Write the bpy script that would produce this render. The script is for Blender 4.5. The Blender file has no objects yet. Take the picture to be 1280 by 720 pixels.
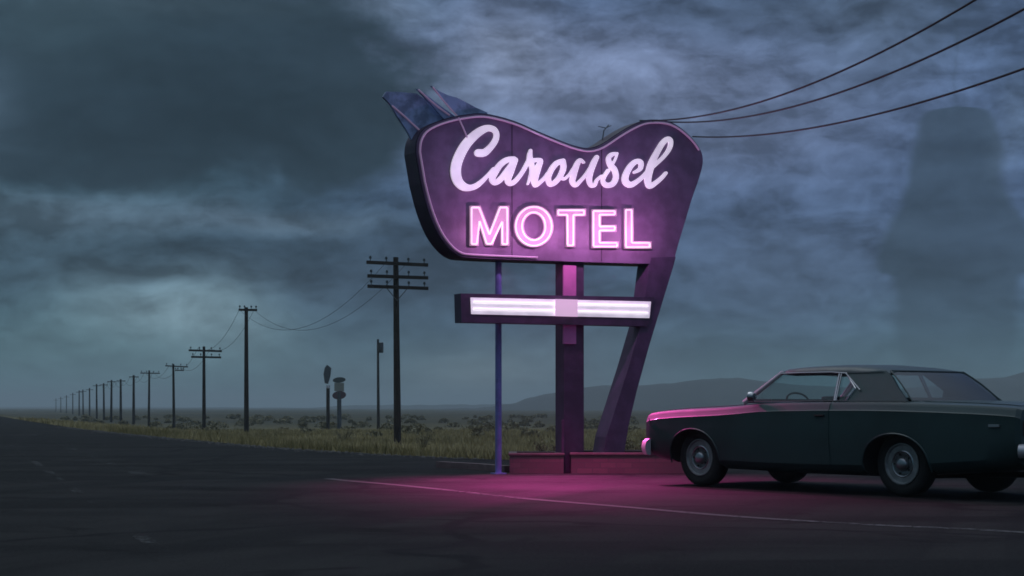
import bpy, bmesh, math, random
import numpy as np
from mathutils import Vector, Matrix, noise as mnoise

sc = bpy.context.scene
col = sc.collection
R = math.radians
random.seed(7)
rng = np.random.default_rng(7)

# ------------------------------------------------------------------ camera
FPX, CAMH, CX, HY = 2100.0, 0.886, 640.0, 509.0      # focal length in photo pixels, eye height, horizon row
cam_d = bpy.data.cameras.new('camera'); cam = bpy.data.objects.new('camera', cam_d); col.objects.link(cam)
cam.location = (0, 0, CAMH); cam.rotation_euler = (R(90), 0, 0)
cam_d.sensor_width = 36; cam_d.lens = 36 * FPX / 1280; cam_d.shift_y = (HY - 360) / 1280
cam_d.clip_start = 0.1; cam_d.clip_end = 20000
sc.camera = cam
sc.view_settings.view_transform = 'Standard'; sc.view_settings.look = 'None'
sc.view_settings.exposure = 0.0; sc.view_settings.gamma = 1.0
sc.cycles.volume_bounces = 0
sc.cycles.max_bounces = 6
sc.cycles.filter_width = 1.7
sc.cycles.use_adaptive_sampling = True

# ------------------------------------------------------------------ node helper
class NT:
    def __init__(s, tree): s.t = tree; s.n = tree.nodes; s.l = tree.links
    def new(s, typ, **kw):
        n = s.n.new(typ)
        for k, v in kw.items(): setattr(n, k, v)
        return n
    def put(s, sock, v):
        if isinstance(v, bpy.types.NodeSocket): s.l.new(v, sock)
        elif isinstance(v, (tuple, list)) and len(v) == 3 and sock.type == 'RGBA': sock.default_value = (*v, 1)
        else: sock.default_value = v
    def m(s, op, a, b=0.0, c=0.0, clamp=False):
        n = s.new('ShaderNodeMath', operation=op, use_clamp=clamp)
        s.put(n.inputs[0], a); s.put(n.inputs[1], b)
        if op in ('MULTIPLY_ADD', 'SMOOTH_MIN', 'SMOOTH_MAX', 'COMPARE', 'WRAP'): s.put(n.inputs[2], c)
        return n.outputs[0]
    def mix(s, f, a, b, blend='MIX'):
        n = s.new('ShaderNodeMix', data_type='RGBA', blend_type=blend)
        s.put(n.inputs[0], f); s.put(n.inputs[6], a); s.put(n.inputs[7], b)
        return n.outputs[2]
    def ss(s, x, a, b):           # smoothstep from a to b
        n = s.new('ShaderNodeMapRange', interpolation_type='SMOOTHSTEP')
        s.put(n.inputs[0], x); n.inputs[1].default_value = a; n.inputs[2].default_value = b
        n.inputs[3].default_value = 0; n.inputs[4].default_value = 1
        return n.outputs[0]
    def lin(s, x, a, b, c, d):
        n = s.new('ShaderNodeMapRange')
        s.put(n.inputs[0], x)
        for i, v in enumerate((a, b, c, d)): n.inputs[i + 1].default_value = v
        return n.outputs[0]
    def xyz(s, x, y, z):
        n = s.new('ShaderNodeCombineXYZ')
        for i, v in enumerate((x, y, z)): s.put(n.inputs[i], v)
        return n.outputs[0]
    def noise(s, vec, scale, detail=5, rough=.55, dist=0.0):
        n = s.new('ShaderNodeTexNoise'); s.put(n.inputs['Vector'], vec)
        n.inputs['Scale'].default_value = scale; n.inputs['Detail'].default_value = detail
        n.inputs['Roughness'].default_value = rough; n.inputs['Distortion'].default_value = dist
        return n.outputs[0]

def srgb(r, g, b):
    f = lambda c: (c / 255 / 12.92) if c / 255 <= .04045 else ((c / 255 + .055) / 1.055) ** 2.4
    return (f(r), f(g), f(b))

# ------------------------------------------------------------------ world: stormy dusk sky
SUN_EL, SUN_ROT = R(62), R(-35)
w = bpy.data.worlds.new('World'); sc.world = w; w.use_nodes = True
W = NT(w.node_tree); W.n.clear()
tc = W.new('ShaderNodeTexCoord')
sep = W.new('ShaderNodeSeparateXYZ'); W.l.new(tc.outputs['Generated'], sep.inputs[0])
# compass bearing from the road's view direction and elevation, in units of 1/2.1 radian
A0 = W.m('MULTIPLY', W.m('ARCTAN2', sep.outputs[0], sep.outputs[1]), 2.1)
E0 = W.m('MULTIPLY', W.m('ARCSINE', sep.outputs[2]), 2.1)
wn = W.new('ShaderNodeTexNoise'); W.put(wn.inputs['Vector'], W.xyz(A0, W.m('MULTIPLY', E0, 1.6), 3.0))
wn.inputs['Scale'].default_value = 5; wn.inputs['Detail'].default_value = 6
ws = W.new('ShaderNodeSeparateXYZ'); W.l.new(wn.outputs['Color'], ws.inputs[0])
A = W.m('ADD', A0, W.m('MULTIPLY', W.m('SUBTRACT', ws.outputs[0], .5), .10))
E = W.m('ADD', E0, W.m('MULTIPLY', W.m('SUBTRACT', ws.outputs[1], .5), .07))
def px(u, v): return ((u - 640) / 1000 * .985, (509 - v) / 1000)
def blob(u, v, su, sv, pw=1.0, a=None, e=None):
    a0, e0 = px(u, v)
    da = W.m('DIVIDE', W.m('SUBTRACT', A if a is None else a, a0), su / 1000)
    de = W.m('DIVIDE', W.m('SUBTRACT', E if e is None else e, e0), sv / 1000)
    r2 = W.m('ADD', W.m('MULTIPLY', da, da), W.m('MULTIPLY', de, de))
    if pw != 1: r2 = W.m('POWER', r2, pw)
    return W.m('EXPONENT', W.m('MULTIPLY', r2, -1))
base = W.mix(W.ss(A, -.45, .05), srgb(58, 86, 102), srgb(74, 96, 131))
base = W.mix(W.ss(E, .22, .0), base, srgb(72, 101, 111))
def dab(c, u, v, su, sv, rgb, k, pw=1.0):
    return W.mix(W.m('MULTIPLY', blob(u, v, su, sv, pw), k), c, srgb(*rgb))
c = base
c = dab(c, 700, 110, 330, 80, (122, 136, 168), .75)
c = dab(c, 870, 180, 220, 60, (106, 120, 152), .5)
c = dab(c, 620, 60, 60, 60, (124, 138, 164), .6)
c = dab(c, 470, 15, 90, 35, (104, 122, 146), .6)
c = dab(c, 1000, 20, 260, 40, (66, 82, 104), .7)
c = dab(c, 620, 20, 60, 30, (78, 92, 118), .6)
c = dab(c, 1110, 60, 120, 60, (70, 86, 104), .5)
c = dab(c, 330, 325, 360, 62, (45, 64, 80), .9)
c = dab(c, 560, 360, 200, 60, (62, 78, 98), .7)
c = dab(c, 60, 330, 120, 50, (66, 88, 104), .5)
c = dab(c, 980, 330, 220, 90, (68, 84, 106), .7)
c = dab(c, 225, 408, 105, 48, (132, 160, 174), .95)
c = dab(c, 130, 445, 170, 50, (92, 124, 134), .75)
c = dab(c, 600, 465, 120, 35, (108, 126, 136), .8)
c = dab(c, 420, 470, 90, 50, (78, 96, 108), .5)
c = dab(c, 800, 450, 150, 50, (76, 94, 108), .5)
# ragged light rim under the big cloud, then the cloud itself
c = dab(c, 90, 275, 150, 26, (88, 110, 128), .6)
c = dab(c, 330, 280, 160, 16, (86, 106, 124), .65)
cl = W.m('MAXIMUM', blob(215, 105, 330, 135, 2.0), blob(400, 150, 120, 100, 1.5))
cl = W.m('MAXIMUM', cl, W.m('MULTIPLY', blob(120, 200, 200, 60, 2.0), .8))
cl = W.m('ADD', cl, W.m('MULTIPLY', W.m('SUBTRACT', W.noise(W.xyz(A0, W.m('MULTIPLY', E0, 1.5), 11.0), 8, 9, .64), .5), .95))
cl = W.ss(cl, .20, .70)
c = W.mix(W.m('MULTIPLY', cl, .95), c, srgb(41, 58, 71))
c = dab(c, 280, 165, 170, 70, (34, 50, 62), .75)
c = dab(c, 60, 40, 110, 60, (60, 82, 95), .6)
c = dab(c, -30, 150, 50, 60, (80, 102, 122), .6)
c = dab(c, 200, 20, 200, 25, (62, 80, 93), .5)
# double-exposure ghost silhouette, drawn into the sky as a dark column at right
wn2 = W.noise(W.xyz(A0, E0, 8.0), 14, 6, .6)
Ar = W.m('ADD', A0, W.m('MULTIPLY', W.m('SUBTRACT', wn2, .5), .03))
cr_ = W.new('ShaderNodeFloatCurve'); W.put(cr_.inputs['Value'], W.m('MULTIPLY', E0, 2.0, clamp=True)); cv = cr_.mapping.curves[0]
shape = [(480, 72), (400, 72), (352, 76), (342, 94), (325, 95), (290, 80), (250, 62), (210, 56), (180, 51), (162, 44), (152, 32), (146, 0), (130, -20)]
for k_, (v_, w_) in enumerate(shape):
    x_ = (509 - v_) / 500
    if k_ == 0: cv.points[0].location = (0, w_ / 100)
    cv.points.new(x_, w_ / 100)
cv.points[-1].location = (1, 0); cr_.mapping.update()
a0_ = px(1190, 0)[0]
rc = W.m('SUBTRACT', W.m('MULTIPLY', cr_.outputs[0], .1), W.m('ABSOLUTE', W.m('SUBTRACT', Ar, a0_)))
rc = W.ss(rc, -.018, .026)
rc = W.m('MAXIMUM', rc, blob(1310, 420, 34, 85, 3.0, a=Ar))
rc = W.m('MULTIPLY', W.ss(rc, .15, .75), W.m('ADD', .35, W.m('MULTIPLY', W.ss(E0, .03, .17), .65)))
c = W.mix(W.m('MULTIPLY', rc, .68), c, srgb(50, 67, 81))
c = dab(c, 1262, 180, 26, 60, (92, 112, 134), .35)
# cloud texture: broad billows and thin streaks
n1 = W.noise(W.xyz(A, W.m('MULTIPLY', E, 1.7), 1.0), 6.0, 9, .62, .25)
n2 = W.noise(W.xyz(W.m('MULTIPLY', A0, .35), W.m('MULTIPLY', E0, 3.0), 5.0), 9.0, 6, .55, .6)
def cn(da, de, sc_, z_): return W.noise(W.xyz(W.m('ADD', A, da), W.m('MULTIPLY', W.m('ADD', E, de), 1.9), z_), sc_, 9, .6, .15)
rel = W.m('ADD', W.m('MULTIPLY', W.m('SUBTRACT', cn(0, 0, 7, 21.), cn(.012, .022, 7, 21.)), 3.2), W.m('MULTIPLY', W.m('SUBTRACT', cn(0, 0, 17, 31.), cn(.006, .010, 17, 31.)), 2.0))
tex = W.m('MULTIPLY', rel, .30)
tex = W.m('ADD', tex, W.m('ADD', W.m('MULTIPLY', W.m('SUBTRACT', W.ss(n1, .3, .7), .5), .42), W.m('MULTIPLY', W.m('SUBTRACT', n2, .5), .5)))
amp = W.m('ADD', .40, W.m('MULTIPLY', W.ss(E, .02, .2), .75))
amp = W.m('MULTIPLY', amp, W.m('SUBTRACT', 1.0, W.m('MULTIPLY', W.m('MAXIMUM', cl, W.m('MULTIPLY', rc, .8)), .72)))
gain = W.m('ADD', 1.0, W.m('MULTIPLY', tex, W.m('MULTIPLY', amp, 1.5)))
gain = W.m('MAXIMUM', gain, .62)
gn = W.new('ShaderNodeVectorMath', operation='SCALE'); W.l.new(c, gn.inputs[0]); W.l.new(gain, gn.inputs[3])
# unseen sky overhead is brightened, added to light the ground
over = W.ss(E0, .75, 2.0)
c2 = W.mix(over, gn.outputs[0], (.34, .42, .53))
bgc = W.new('ShaderNodeBackground'); W.put(bgc.inputs[0], c2); bgc.inputs[1].default_value = 1.0
sky = W.new('ShaderNodeTexSky', sky_type='NISHITA'); sky.sun_disc = False
sky.sun_elevation = SUN_EL; sky.sun_rotation = SUN_ROT; sky.air_density = 2; sky.dust_density = 3
bgs = W.new('ShaderNodeBackground'); W.l.new(sky.outputs[0], bgs.inputs[0]); bgs.inputs[1].default_value = .05
mx = W.new('ShaderNodeMixShader'); mx.inputs[0].default_value = .994
W.l.new(bgs.outputs[0], mx.inputs[1]); W.l.new(bgc.outputs[0], mx.inputs[2])
wo = W.new('ShaderNodeOutputWorld'); W.l.new(mx.outputs[0], wo.inputs[0])

sun_d = bpy.data.lights.new('sun', 'SUN'); sun_d.energy = .5; sun_d.angle = R(40); sun_d.color = (.85, .95, 1)
sun = bpy.data.objects.new('sun', sun_d); col.objects.link(sun)
sun.rotation_euler = Vector((math.sin(SUN_ROT) * math.cos(SUN_EL), math.cos(SUN_ROT) * math.cos(SUN_EL), math.sin(SUN_EL))).to_track_quat('Z', 'Y').to_euler()

# ------------------------------------------------------------------ materials
def mat(name, color=(.5, .5, .5), rough=.6, metal=0.0, var=0.0, vscale=6.0, bump=0.0, bscale=40.0,
        emit=None, estr=0.0, dark=None, coat=0.0, evar=0.0):
    m = bpy.data.materials.new(name); m.use_nodes = True
    T = NT(m.node_tree); b = T.n['Principled BSDF']
    b.inputs['Roughness'].default_value = rough; b.inputs['Metallic'].default_value = metal
    b.inputs['Base Color'].default_value = (*color, 1)
    b.inputs['Coat Weight'].default_value = coat
    co = T.new('ShaderNodeTexCoord').outputs['Object']
    if var > 0:
        n = T.noise(co, vscale, 6, .6)
        d = dark or tuple(x * (1 - var) for x in color)
        T.put(b.inputs['Base Color'], T.mix(T.ss(n, .38, .62), d, color))
        T.put(b.inputs['Roughness'], T.lin(n, .3, .7, max(.05, rough - .08), min(1, rough + .1)))
    if bump > 0:
        n = T.noise(co, bscale, 5, .6)
        bn = T.new('ShaderNodeBump'); bn.inputs['Strength'].default_value = bump; bn.inputs['Distance'].default_value = .01
        T.put(bn.inputs['Height'], n); T.l.new(bn.outputs[0], b.inputs['Normal'])
    if emit:
        b.inputs['Emission Color'].default_value = (*emit, 1); b.inputs['Emission Strength'].default_value = estr
        if evar: T.put(b.inputs['Emission Strength'], T.lin(T.noise(co, 3.5, 5, .65), .3, .7, estr * (1 - evar), estr * (1 + evar * .6)))
    return m

M = {}
M['purple'] = mat('sign_face_paint', (.20, .135, .24), .5, 0, .3, 3.0, .15, 30)
M['cabinet'] = mat('cabinet_side_paint', (.06, .035, .07), .55, 0, .3, 4)
M['column'] = mat('column_paint', (.065, .045, .090), .6, 0, .3, 5, .2, 25)
M['leg'] = mat('leg_paint', (.10, .065, .13), .55, 0, .3, 4, .15, 30)
M['column_side'] = mat('column_grey_paint', (.16, .12, .20), .6, 0, .25, 5)
M['glow_plate'] = mat('pink_glow_plate', (.62, .20, .48), .5, 0, .12, 5)  # pink light on the column, put into the plate's colour
M['script'] = mat('script_lit_acrylic', (.8, .78, .85), .4, emit=(.84, .74, .88), estr=.56, evar=.3)
M['mletter'] = mat('letter_pink_enamel', (.34, .20, .31), .5, emit=(.82, .45, .72), estr=.38, evar=.35)
M['neon'] = mat('neon_pink', (.9, .6, .8), .3, emit=(1.0, .66, .88), estr=.85, evar=.25)
M['outline'] = mat('outline_tube_glass', (.55, .42, .55), .3, emit=(.55, .36, .60), estr=.13)
M['panel'] = mat('fluorescent_panel', (.85, .83, .88), .5, emit=(.86, .76, .92), estr=.56, evar=.3)
M['tube_streak'] = mat('fluorescent_tube', (.9, .9, .9), .3, emit=(1, .93, 1), estr=.80)
M['band'] = mat('pink_tint_glow', (.7, .4, .65), .4, emit=(.86, .66, .84), estr=.52)
M['fin'] = mat('fin_blue_paint', (.40, .48, .74), .55, 0, .5, 5)
M['pole_purple'] = mat('thin_pole_paint', (.13, .20, .46), .5, 0, .25, 7)
M['wood'] = mat('weathered_wood', (.045, .035, .028), .85, 0, .45, 2.0, .4, 30)
M['insul'] = mat('insulator_glass', (.06, .07, .07), .3)
M['wire'] = mat('wire_rubber', (.015, .015, .018), .6)
M['galv'] = mat('galvanised_steel', (.13, .14, .15), .5, .5, .3, 8)
M['chrome'] = mat('chrome', (.45, .45, .47), .26, 1.0)
M['bumper'] = mat('scuffed_bumper_chrome', (.62, .60, .62), .42, .55)
M['dullchrome'] = mat('aged_chrome', (.42, .42, .44), .34, 1.0)
M['carpaint'] = mat('dark_blue_green_paint', (.030, .066, .066), .52, .1, .25, 1.5, 0, 40, coat=.35)
M['vinyl'] = mat('roof_paint', (.034, .066, .068), .5, 0, .2, 3, coat=.2)
M['rubber'] = mat('tyre_rubber', (.018, .018, .018), .85, 0, .3, 10)
M['black'] = mat('underside_black', (.008, .008, .008), .9)
M['interior'] = mat('dark_vinyl_interior', (.03, .028, .03), .7)
M['steelwheel'] = mat('wheel_rim_steel', (.34, .35, .35), .5, .4, .3, 9)
M['lens_red'] = mat('tail_lens', (.20, .01, .012), .25)
M['lens_amber'] = mat('side_marker_lens', (.30, .10, .03), .3)
M['lens_clear'] = mat('headlamp_glass', (.6, .6, .62), .12)
M['concrete'] = mat('planter_cap_concrete', (.16, .11, .11), .8, 0, .3, 5, .3, 40)
M['soil'] = mat('planter_soil', (.03, .022, .018), .95, 0, .4, 8, .6, 20)

def glass_mat(name, tint=(.82, .9, .9), rough=.04, base_=.05):
    m = bpy.data.materials.new(name); m.use_nodes = True
    T = NT(m.node_tree); T.n.remove(T.n['Principled BSDF']); out = T.n['Material Output']
    tr = T.new('ShaderNodeBsdfTransparent'); tr.inputs[0].default_value = (*tint, 1)
    gl = T.new('ShaderNodeBsdfGlossy'); gl.inputs['Roughness'].default_value = rough
    fr = T.new('ShaderNodeLayerWeight'); fr.inputs[0].default_value = .5
    mxs = T.new('ShaderNodeMixShader'); T.put(mxs.inputs[0], T.m('ADD', T.m('MULTIPLY', T.m('POWER', fr.outputs[1], 4.0), .7), base_, clamp=True))
    T.l.new(tr.outputs[0], mxs.inputs[1]); T.l.new(gl.outputs[0], mxs.inputs[2]); T.l.new(mxs.outputs[0], out.inputs[0])
    return m
M['glass'] = glass_mat('car_glass')
M['rearglass'] = glass_mat('rear_glass', (.45, .5, .52), .15, .13)

def asphalt_mat():
    m = bpy.data.materials.new('asphalt'); m.use_nodes = True
    T = NT(m.node_tree); b = T.n['Principled BSDF']
    co = T.new('ShaderNodeTexCoord').outputs['Object']
    mp = T.new('ShaderNodeMapping'); mp.inputs['Rotation'].default_value = (0, 0, R(-18.3) * -1)
    T.l.new(co, mp.inputs[0])
    mp2 = T.new('ShaderNodeVectorMath', operation='MULTIPLY'); T.l.new(mp.outputs[0], mp2.inputs[0])
    mp2.inputs[1].default_value = (1.3, .035, 1)
    streak = T.noise(mp2.outputs[0], 1.0, 5, .6, .3)
    patch = T.noise(co, .22, 6, .6, .5)
    mp3 = T.new('ShaderNodeVectorMath', operation='MULTIPLY'); T.l.new(co, mp3.inputs[0]); mp3.inputs[1].default_value = (.25, 1.1, 1)
    band = T.noise(mp3.outputs[0], .8, 5, .6, .4)
    fine = T.noise(co, 55, 3, .7)
    c = T.mix(T.ss(streak, .35, .68), (.005, .005, .005), (.027, .026, .025))
    c = T.mix(T.m('MULTIPLY', T.ss(patch, .46, .62), .55), c, (.036, .035, .034))
    c = T.mix(T.m('MULTIPLY', T.ss(band, .46, .62), .75), c, (.006, .006, .006))
    c = T.mix(T.m('MULTIPLY', T.ss(fine, .5, .7), .45), c, (.075, .075, .078))
    oil = T.noise(co, 1.1, 4, .55, .8); c = T.mix(T.m('MULTIPLY', T.ss(oil, .58, .68), .6), c, (.004, .004, .004))
    # tar-filled cracks
    vo = T.new('ShaderNodeTexVoronoi', feature='DISTANCE_TO_EDGE'); vo.inputs['Scale'].default_value = .22
    wv = T.new('ShaderNodeVectorMath', operation='ADD'); T.l.new(co, wv.inputs[0])
    nn = T.new('ShaderNodeTexNoise'); T.l.new(co, nn.inputs[0]); nn.inputs['Scale'].default_value = .9; nn.inputs['Detail'].default_value = 6
    T.l.new(nn.outputs['Color'], wv.inputs[1]); T.l.new(wv.outputs[0], vo.inputs['Vector'])
    c = T.mix(T.m('MULTIPLY', T.ss(vo.outputs['Distance'], .022, .006), .8), c, (.008, .008, .009))
    T.put(b.inputs['Base Color'], c)
    T.put(b.inputs['Roughness'], T.lin(T.m('ADD', T.m('MULTIPLY', patch, .5), T.m('MULTIPLY', streak, .5)), .35, .65, .72, .95))
    b.inputs['Specular IOR Level'].default_value = .10
    bn = T.new('ShaderNodeBump'); bn.inputs['Strength'].default_value = .8; bn.inputs['Distance'].default_value = .02
    T.put(bn.inputs['Height'], T.noise(co, 22, 8, .75)); T.l.new(bn.outputs[0], b.inputs['Normal'])
    return m
M['asphalt'] = asphalt_mat()

def paintline_mat(name, cov=.5, color=(.42, .42, .40)):
    m = bpy.data.materials.new(name); m.use_nodes = True
    T = NT(m.node_tree); b = T.n['Principled BSDF']
    co = T.new('ShaderNodeTexCoord').outputs['Object']
    n = T.m('ADD', T.m('MULTIPLY', T.noise(co, 14, 6, .7), .5), T.m('MULTIPLY', T.noise(co, .5, 4, .6), .5))
    b.inputs['Base Color'].default_value = (*color, 1); b.inputs['Roughness'].default_value = .8
    T.put(b.inputs['Alpha'], T.m('MULTIPLY', T.ss(n, .62 - cov * .3, .70 - cov * .3), .85))
    return m
M['line'] = paintline_mat('worn_white_paint', .80, (.075, .075, .075))
M['line_faint'] = paintline_mat('faint_road_paint', .34, (.030, .030, .030))

def field_mat():
    m = bpy.data.materials.new('dry_field'); m.use_nodes = True
    T = NT(m.node_tree); b = T.n['Principled BSDF']
    co = T.new('ShaderNodeTexCoord').outputs['Object']
    n = T.noise(co, .05, 6, .6); n2 = T.noise(co, 1.5, 6, .7)
    c = T.mix(T.ss(n, .4, .6), (.17, .145, .075), (.10, .10, .055))
    c = T.mix(T.ss(n2, .4, .65), c, (.22, .185, .10))
    sp = T.new('ShaderNodeSeparateXYZ'); T.l.new(co, sp.inputs[0])
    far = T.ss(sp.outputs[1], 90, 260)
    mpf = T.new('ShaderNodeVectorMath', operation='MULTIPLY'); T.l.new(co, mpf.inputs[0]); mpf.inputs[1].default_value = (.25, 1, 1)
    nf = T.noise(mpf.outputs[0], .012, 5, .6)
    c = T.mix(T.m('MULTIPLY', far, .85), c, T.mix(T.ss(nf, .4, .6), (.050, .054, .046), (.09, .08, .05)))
    T.put(b.inputs['Base Color'], c); b.inputs['Roughness'].default_value = .95
    b.inputs['Specular IOR Level'].default_value = .1
    bn = T.new('ShaderNodeBump'); bn.inputs['Strength'].default_value = .6; bn.inputs['Distance'].default_value = .05
    T.put(bn.inputs['Height'], n2); T.l.new(bn.outputs[0], b.inputs['Normal'])
    return m
M['field'] = field_mat()
M['hill'] = mat('hillside_scrub', (.055, .060, .058), .95, 0, .35, .012)
def attr_mat(name, a, b_, trans=.0):
    m = bpy.data.materials.new(name); m.use_nodes = True
    T = NT(m.node_tree); b = T.n['Principled BSDF']
    at = T.new('ShaderNodeAttribute', attribute_name='tone')
    T.put(b.inputs['Base Color'], T.mix(at.outputs['Fac'], a, b_))
    b.inputs['Roughness'].default_value = .9; b.inputs['Specular IOR Level'].default_value = .1
    return m
M['grass'] = attr_mat('dry_grass_blades', (.27, .225, .105), (.52, .42, .22))
M['scrub'] = attr_mat('sagebrush_leaves', (.16, .145, .09), (.32, .28, .165))
M['twig'] = mat('shrub_twig', (.03, .022, .016), .9)

def brick_mat():
    m = bpy.data.materials.new('planter_brick'); m.use_nodes = True
    T = NT(m.node_tree); b = T.n['Principled BSDF']
    co = T.new('ShaderNodeTexCoord').outputs['Object']
    sp = T.new('ShaderNodeSeparateXYZ'); T.l.new(co, sp.inputs[0])
    v = T.xyz(T.m('ADD', sp.outputs[0], sp.outputs[1]), sp.outputs[2], 0)
    br = T.new('ShaderNodeTexBrick'); T.put(br.inputs['Vector'], v)
    br.inputs['Scale'].default_value = 1; br.inputs['Brick Width'].default_value = .21; br.inputs['Row Height'].default_value = .075
    br.inputs['Mortar Size'].default_value = .006
    br.inputs['Color1'].default_value = (.13, .075, .085, 1); br.inputs['Color2'].default_value = (.18, .10, .11, 1)
    br.inputs['Mortar'].default_value = (.11, .085, .085, 1)
    n = T.noise(co, 7, 5, .6)
    T.put(b.inputs['Base Color'], T.mix(T.m('MULTIPLY', T.ss(n, .45, .65), .5), br.outputs[0], (.13, .08, .09)))
    b.inputs['Roughness'].default_value = .85
    return m
M['brick'] = brick_mat()

# ------------------------------------------------------------------ object helpers
def link(o, parent=None):
    col.objects.link(o)
    if parent is not None: o.parent = parent
    return o
def mesh_obj(name, verts, faces, material, parent=None, smooth=False, sharp=35):
    me = bpy.data.meshes.new(name); me.from_pydata([tuple(v) for v in verts], [], faces); me.validate(); me.update()
    me.materials.append(material)
    if smooth:
        me.polygons.foreach_set('use_smooth', [True] * len(me.polygons)); me.set_sharp_from_angle(angle=R(sharp))
    return link(bpy.data.objects.new(name, me), parent)
def bm_obj(name, bm, material, parent=None, smooth=False, sharp=35, recalc=True):
    if recalc: bmesh.ops.recalc_face_normals(bm, faces=bm.faces)
    me = bpy.data.meshes.new(name); bm.to_mesh(me); bm.free()
    for m_ in (material if isinstance(material, (list, tuple)) else [material]): me.materials.append(m_)
    if smooth:
        me.polygons.foreach_set('use_smooth', [True] * len(me.polygons)); me.set_sharp_from_angle(angle=R(sharp))
    return link(bpy.data.objects.new(name, me), parent)
def thing(name, label, cat, loc=(0, 0, 0), rz=0.0, group=None):
    o = bpy.data.objects.new(name, None); o.empty_display_size = .2; o.location = loc; o.rotation_euler = (0, 0, rz)
    link(o); return tag(o, label, cat, group)
def tag(o, label, cat, group=None, kind=None):
    if label: o['label'] = label
    if cat: o['category'] = cat
    if group: o['group'] = group
    if kind: o['kind'] = kind
    return o
def box(bm, lo, hi, bevel=0.0, mt=None):
    vs = [bm.verts.new((x, y, z)) for x in (lo[0], hi[0]) for y in (lo[1], hi[1]) for z in (lo[2], hi[2])]
    fs = [bm.faces.new([vs[i] for i in q]) for q in ((0, 1, 3, 2), (4, 6, 7, 5), (0, 4, 5, 1), (2, 3, 7, 6), (0, 2, 6, 4), (1, 5, 7, 3))]
    if bevel > 0:
        es = list({e for f in fs for e in f.edges})
        bmesh.ops.bevel(bm, geom=es, offset=bevel, segments=2, affect='EDGES', profile=.6)
def tube(bm, pts, r, n=8, cyc=False, caps=True):
    pts = [Vector(p) for p in pts]; rr = r if isinstance(r, (list, tuple)) else [r] * len(pts)
    N = len(pts); rings = []
    prev = None
    for i, p in enumerate(pts):
        if cyc: t = (pts[(i + 1) % N] - pts[i - 1])
        else: t = pts[min(i + 1, N - 1)] - pts[max(i - 1, 0)]
        t.normalize()
        if prev is None:
            up = Vector((0, 0, 1)) if abs(t.z) < .9 else Vector((1, 0, 0))
            a = t.cross(up).normalized()
        else:
            a = (prev - t * prev.dot(t)).normalized()
        prev = a; b = t.cross(a)
        rings.append([bm.verts.new(p + (a * math.cos(k * 2 * math.pi / n) + b * math.sin(k * 2 * math.pi / n)) * rr[i]) for k in range(n)])
    for i in range(N if cyc else N - 1):
        A_, B_ = rings[i], rings[(i + 1) % N]
        for k in range(n): bm.faces.new((A_[k], A_[(k + 1) % n], B_[(k + 1) % n], B_[k]))
    if caps and not cyc:
        bm.faces.new(rings[0][::-1]); bm.faces.new(rings[-1])
def lathe(bm, prof, center, axis='y', n=32):
    """prof: list of (radius, offset along axis)."""
    rings = []
    for (r, o) in prof:
        ring = []
        for k in range(n):
            a = 2 * math.pi * k / n; c_, s_ = math.cos(a) * r, math.sin(a) * r
            v = (c_, o, s_) if axis == 'y' else ((c_, s_, o) if axis == 'z' else (o, c_, s_))
            ring.append(bm.verts.new((center[0] + v[0], center[1] + v[1], center[2] + v[2])))
        rings.append(ring)
    for A_, B_ in zip(rings, rings[1:]):
        for k in range(n): bm.faces.new((A_[k], A_[(k + 1) % n], B_[(k + 1) % n], B_[k]))
    if prof[0][0] > 1e-4: bm.faces.new(rings[0])
    if prof[-1][0] > 1e-4: bm.faces.new(rings[-1][::-1])
def prism(bm, poly, y0, y1):
    """polygon in local x,z extruded from y0 to y1"""
    a = [bm.verts.new((x, y0, z)) for x, z in poly]; b = [bm.verts.new((x, y1, z)) for x, z in poly]
    bm.faces.new(a); bm.faces.new(b[::-1]); n = len(poly)
    for i in range(n): bm.faces.new((a[i], b[i], b[(i + 1) % n], a[(i + 1) % n]))
def smooth_closed(pts, sub=6, closed=True):
    out = []; n = len(pts)
    rng_ = range(n) if closed else range(n - 1)
    for i in rng_:
        p = [np.array(pts[(i + k) % n if closed else min(max(i + k, 0), n - 1)], float) for k in (-1, 0, 1, 2)]
        for s in range(sub):
            t = s / sub
            out.append(tuple(.5 * (2 * p[1] + (p[2] - p[0]) * t + (2 * p[0] - 5 * p[1] + 4 * p[2] - p[3]) * t * t + (3 * p[1] - p[0] - 3 * p[2] + p[3]) * t ** 3)))
    if not closed: out.append(tuple(pts[-1]))
    return out
def at(u, v, d):           # the point d metres ahead seen at a pixel of the photograph
    return Vector(((u - CX) / FPX * d, d, CAMH - (v - HY) / FPX * d))
def floor_at(u, v):
    d = CAMH * FPX / (v - HY); return ((u - CX) / FPX * d, d)
def sstep(x, a, b):
    t = min(max((x - a) / (b - a), 0), 1); return t * t * (3 - 2 * t)

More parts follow.
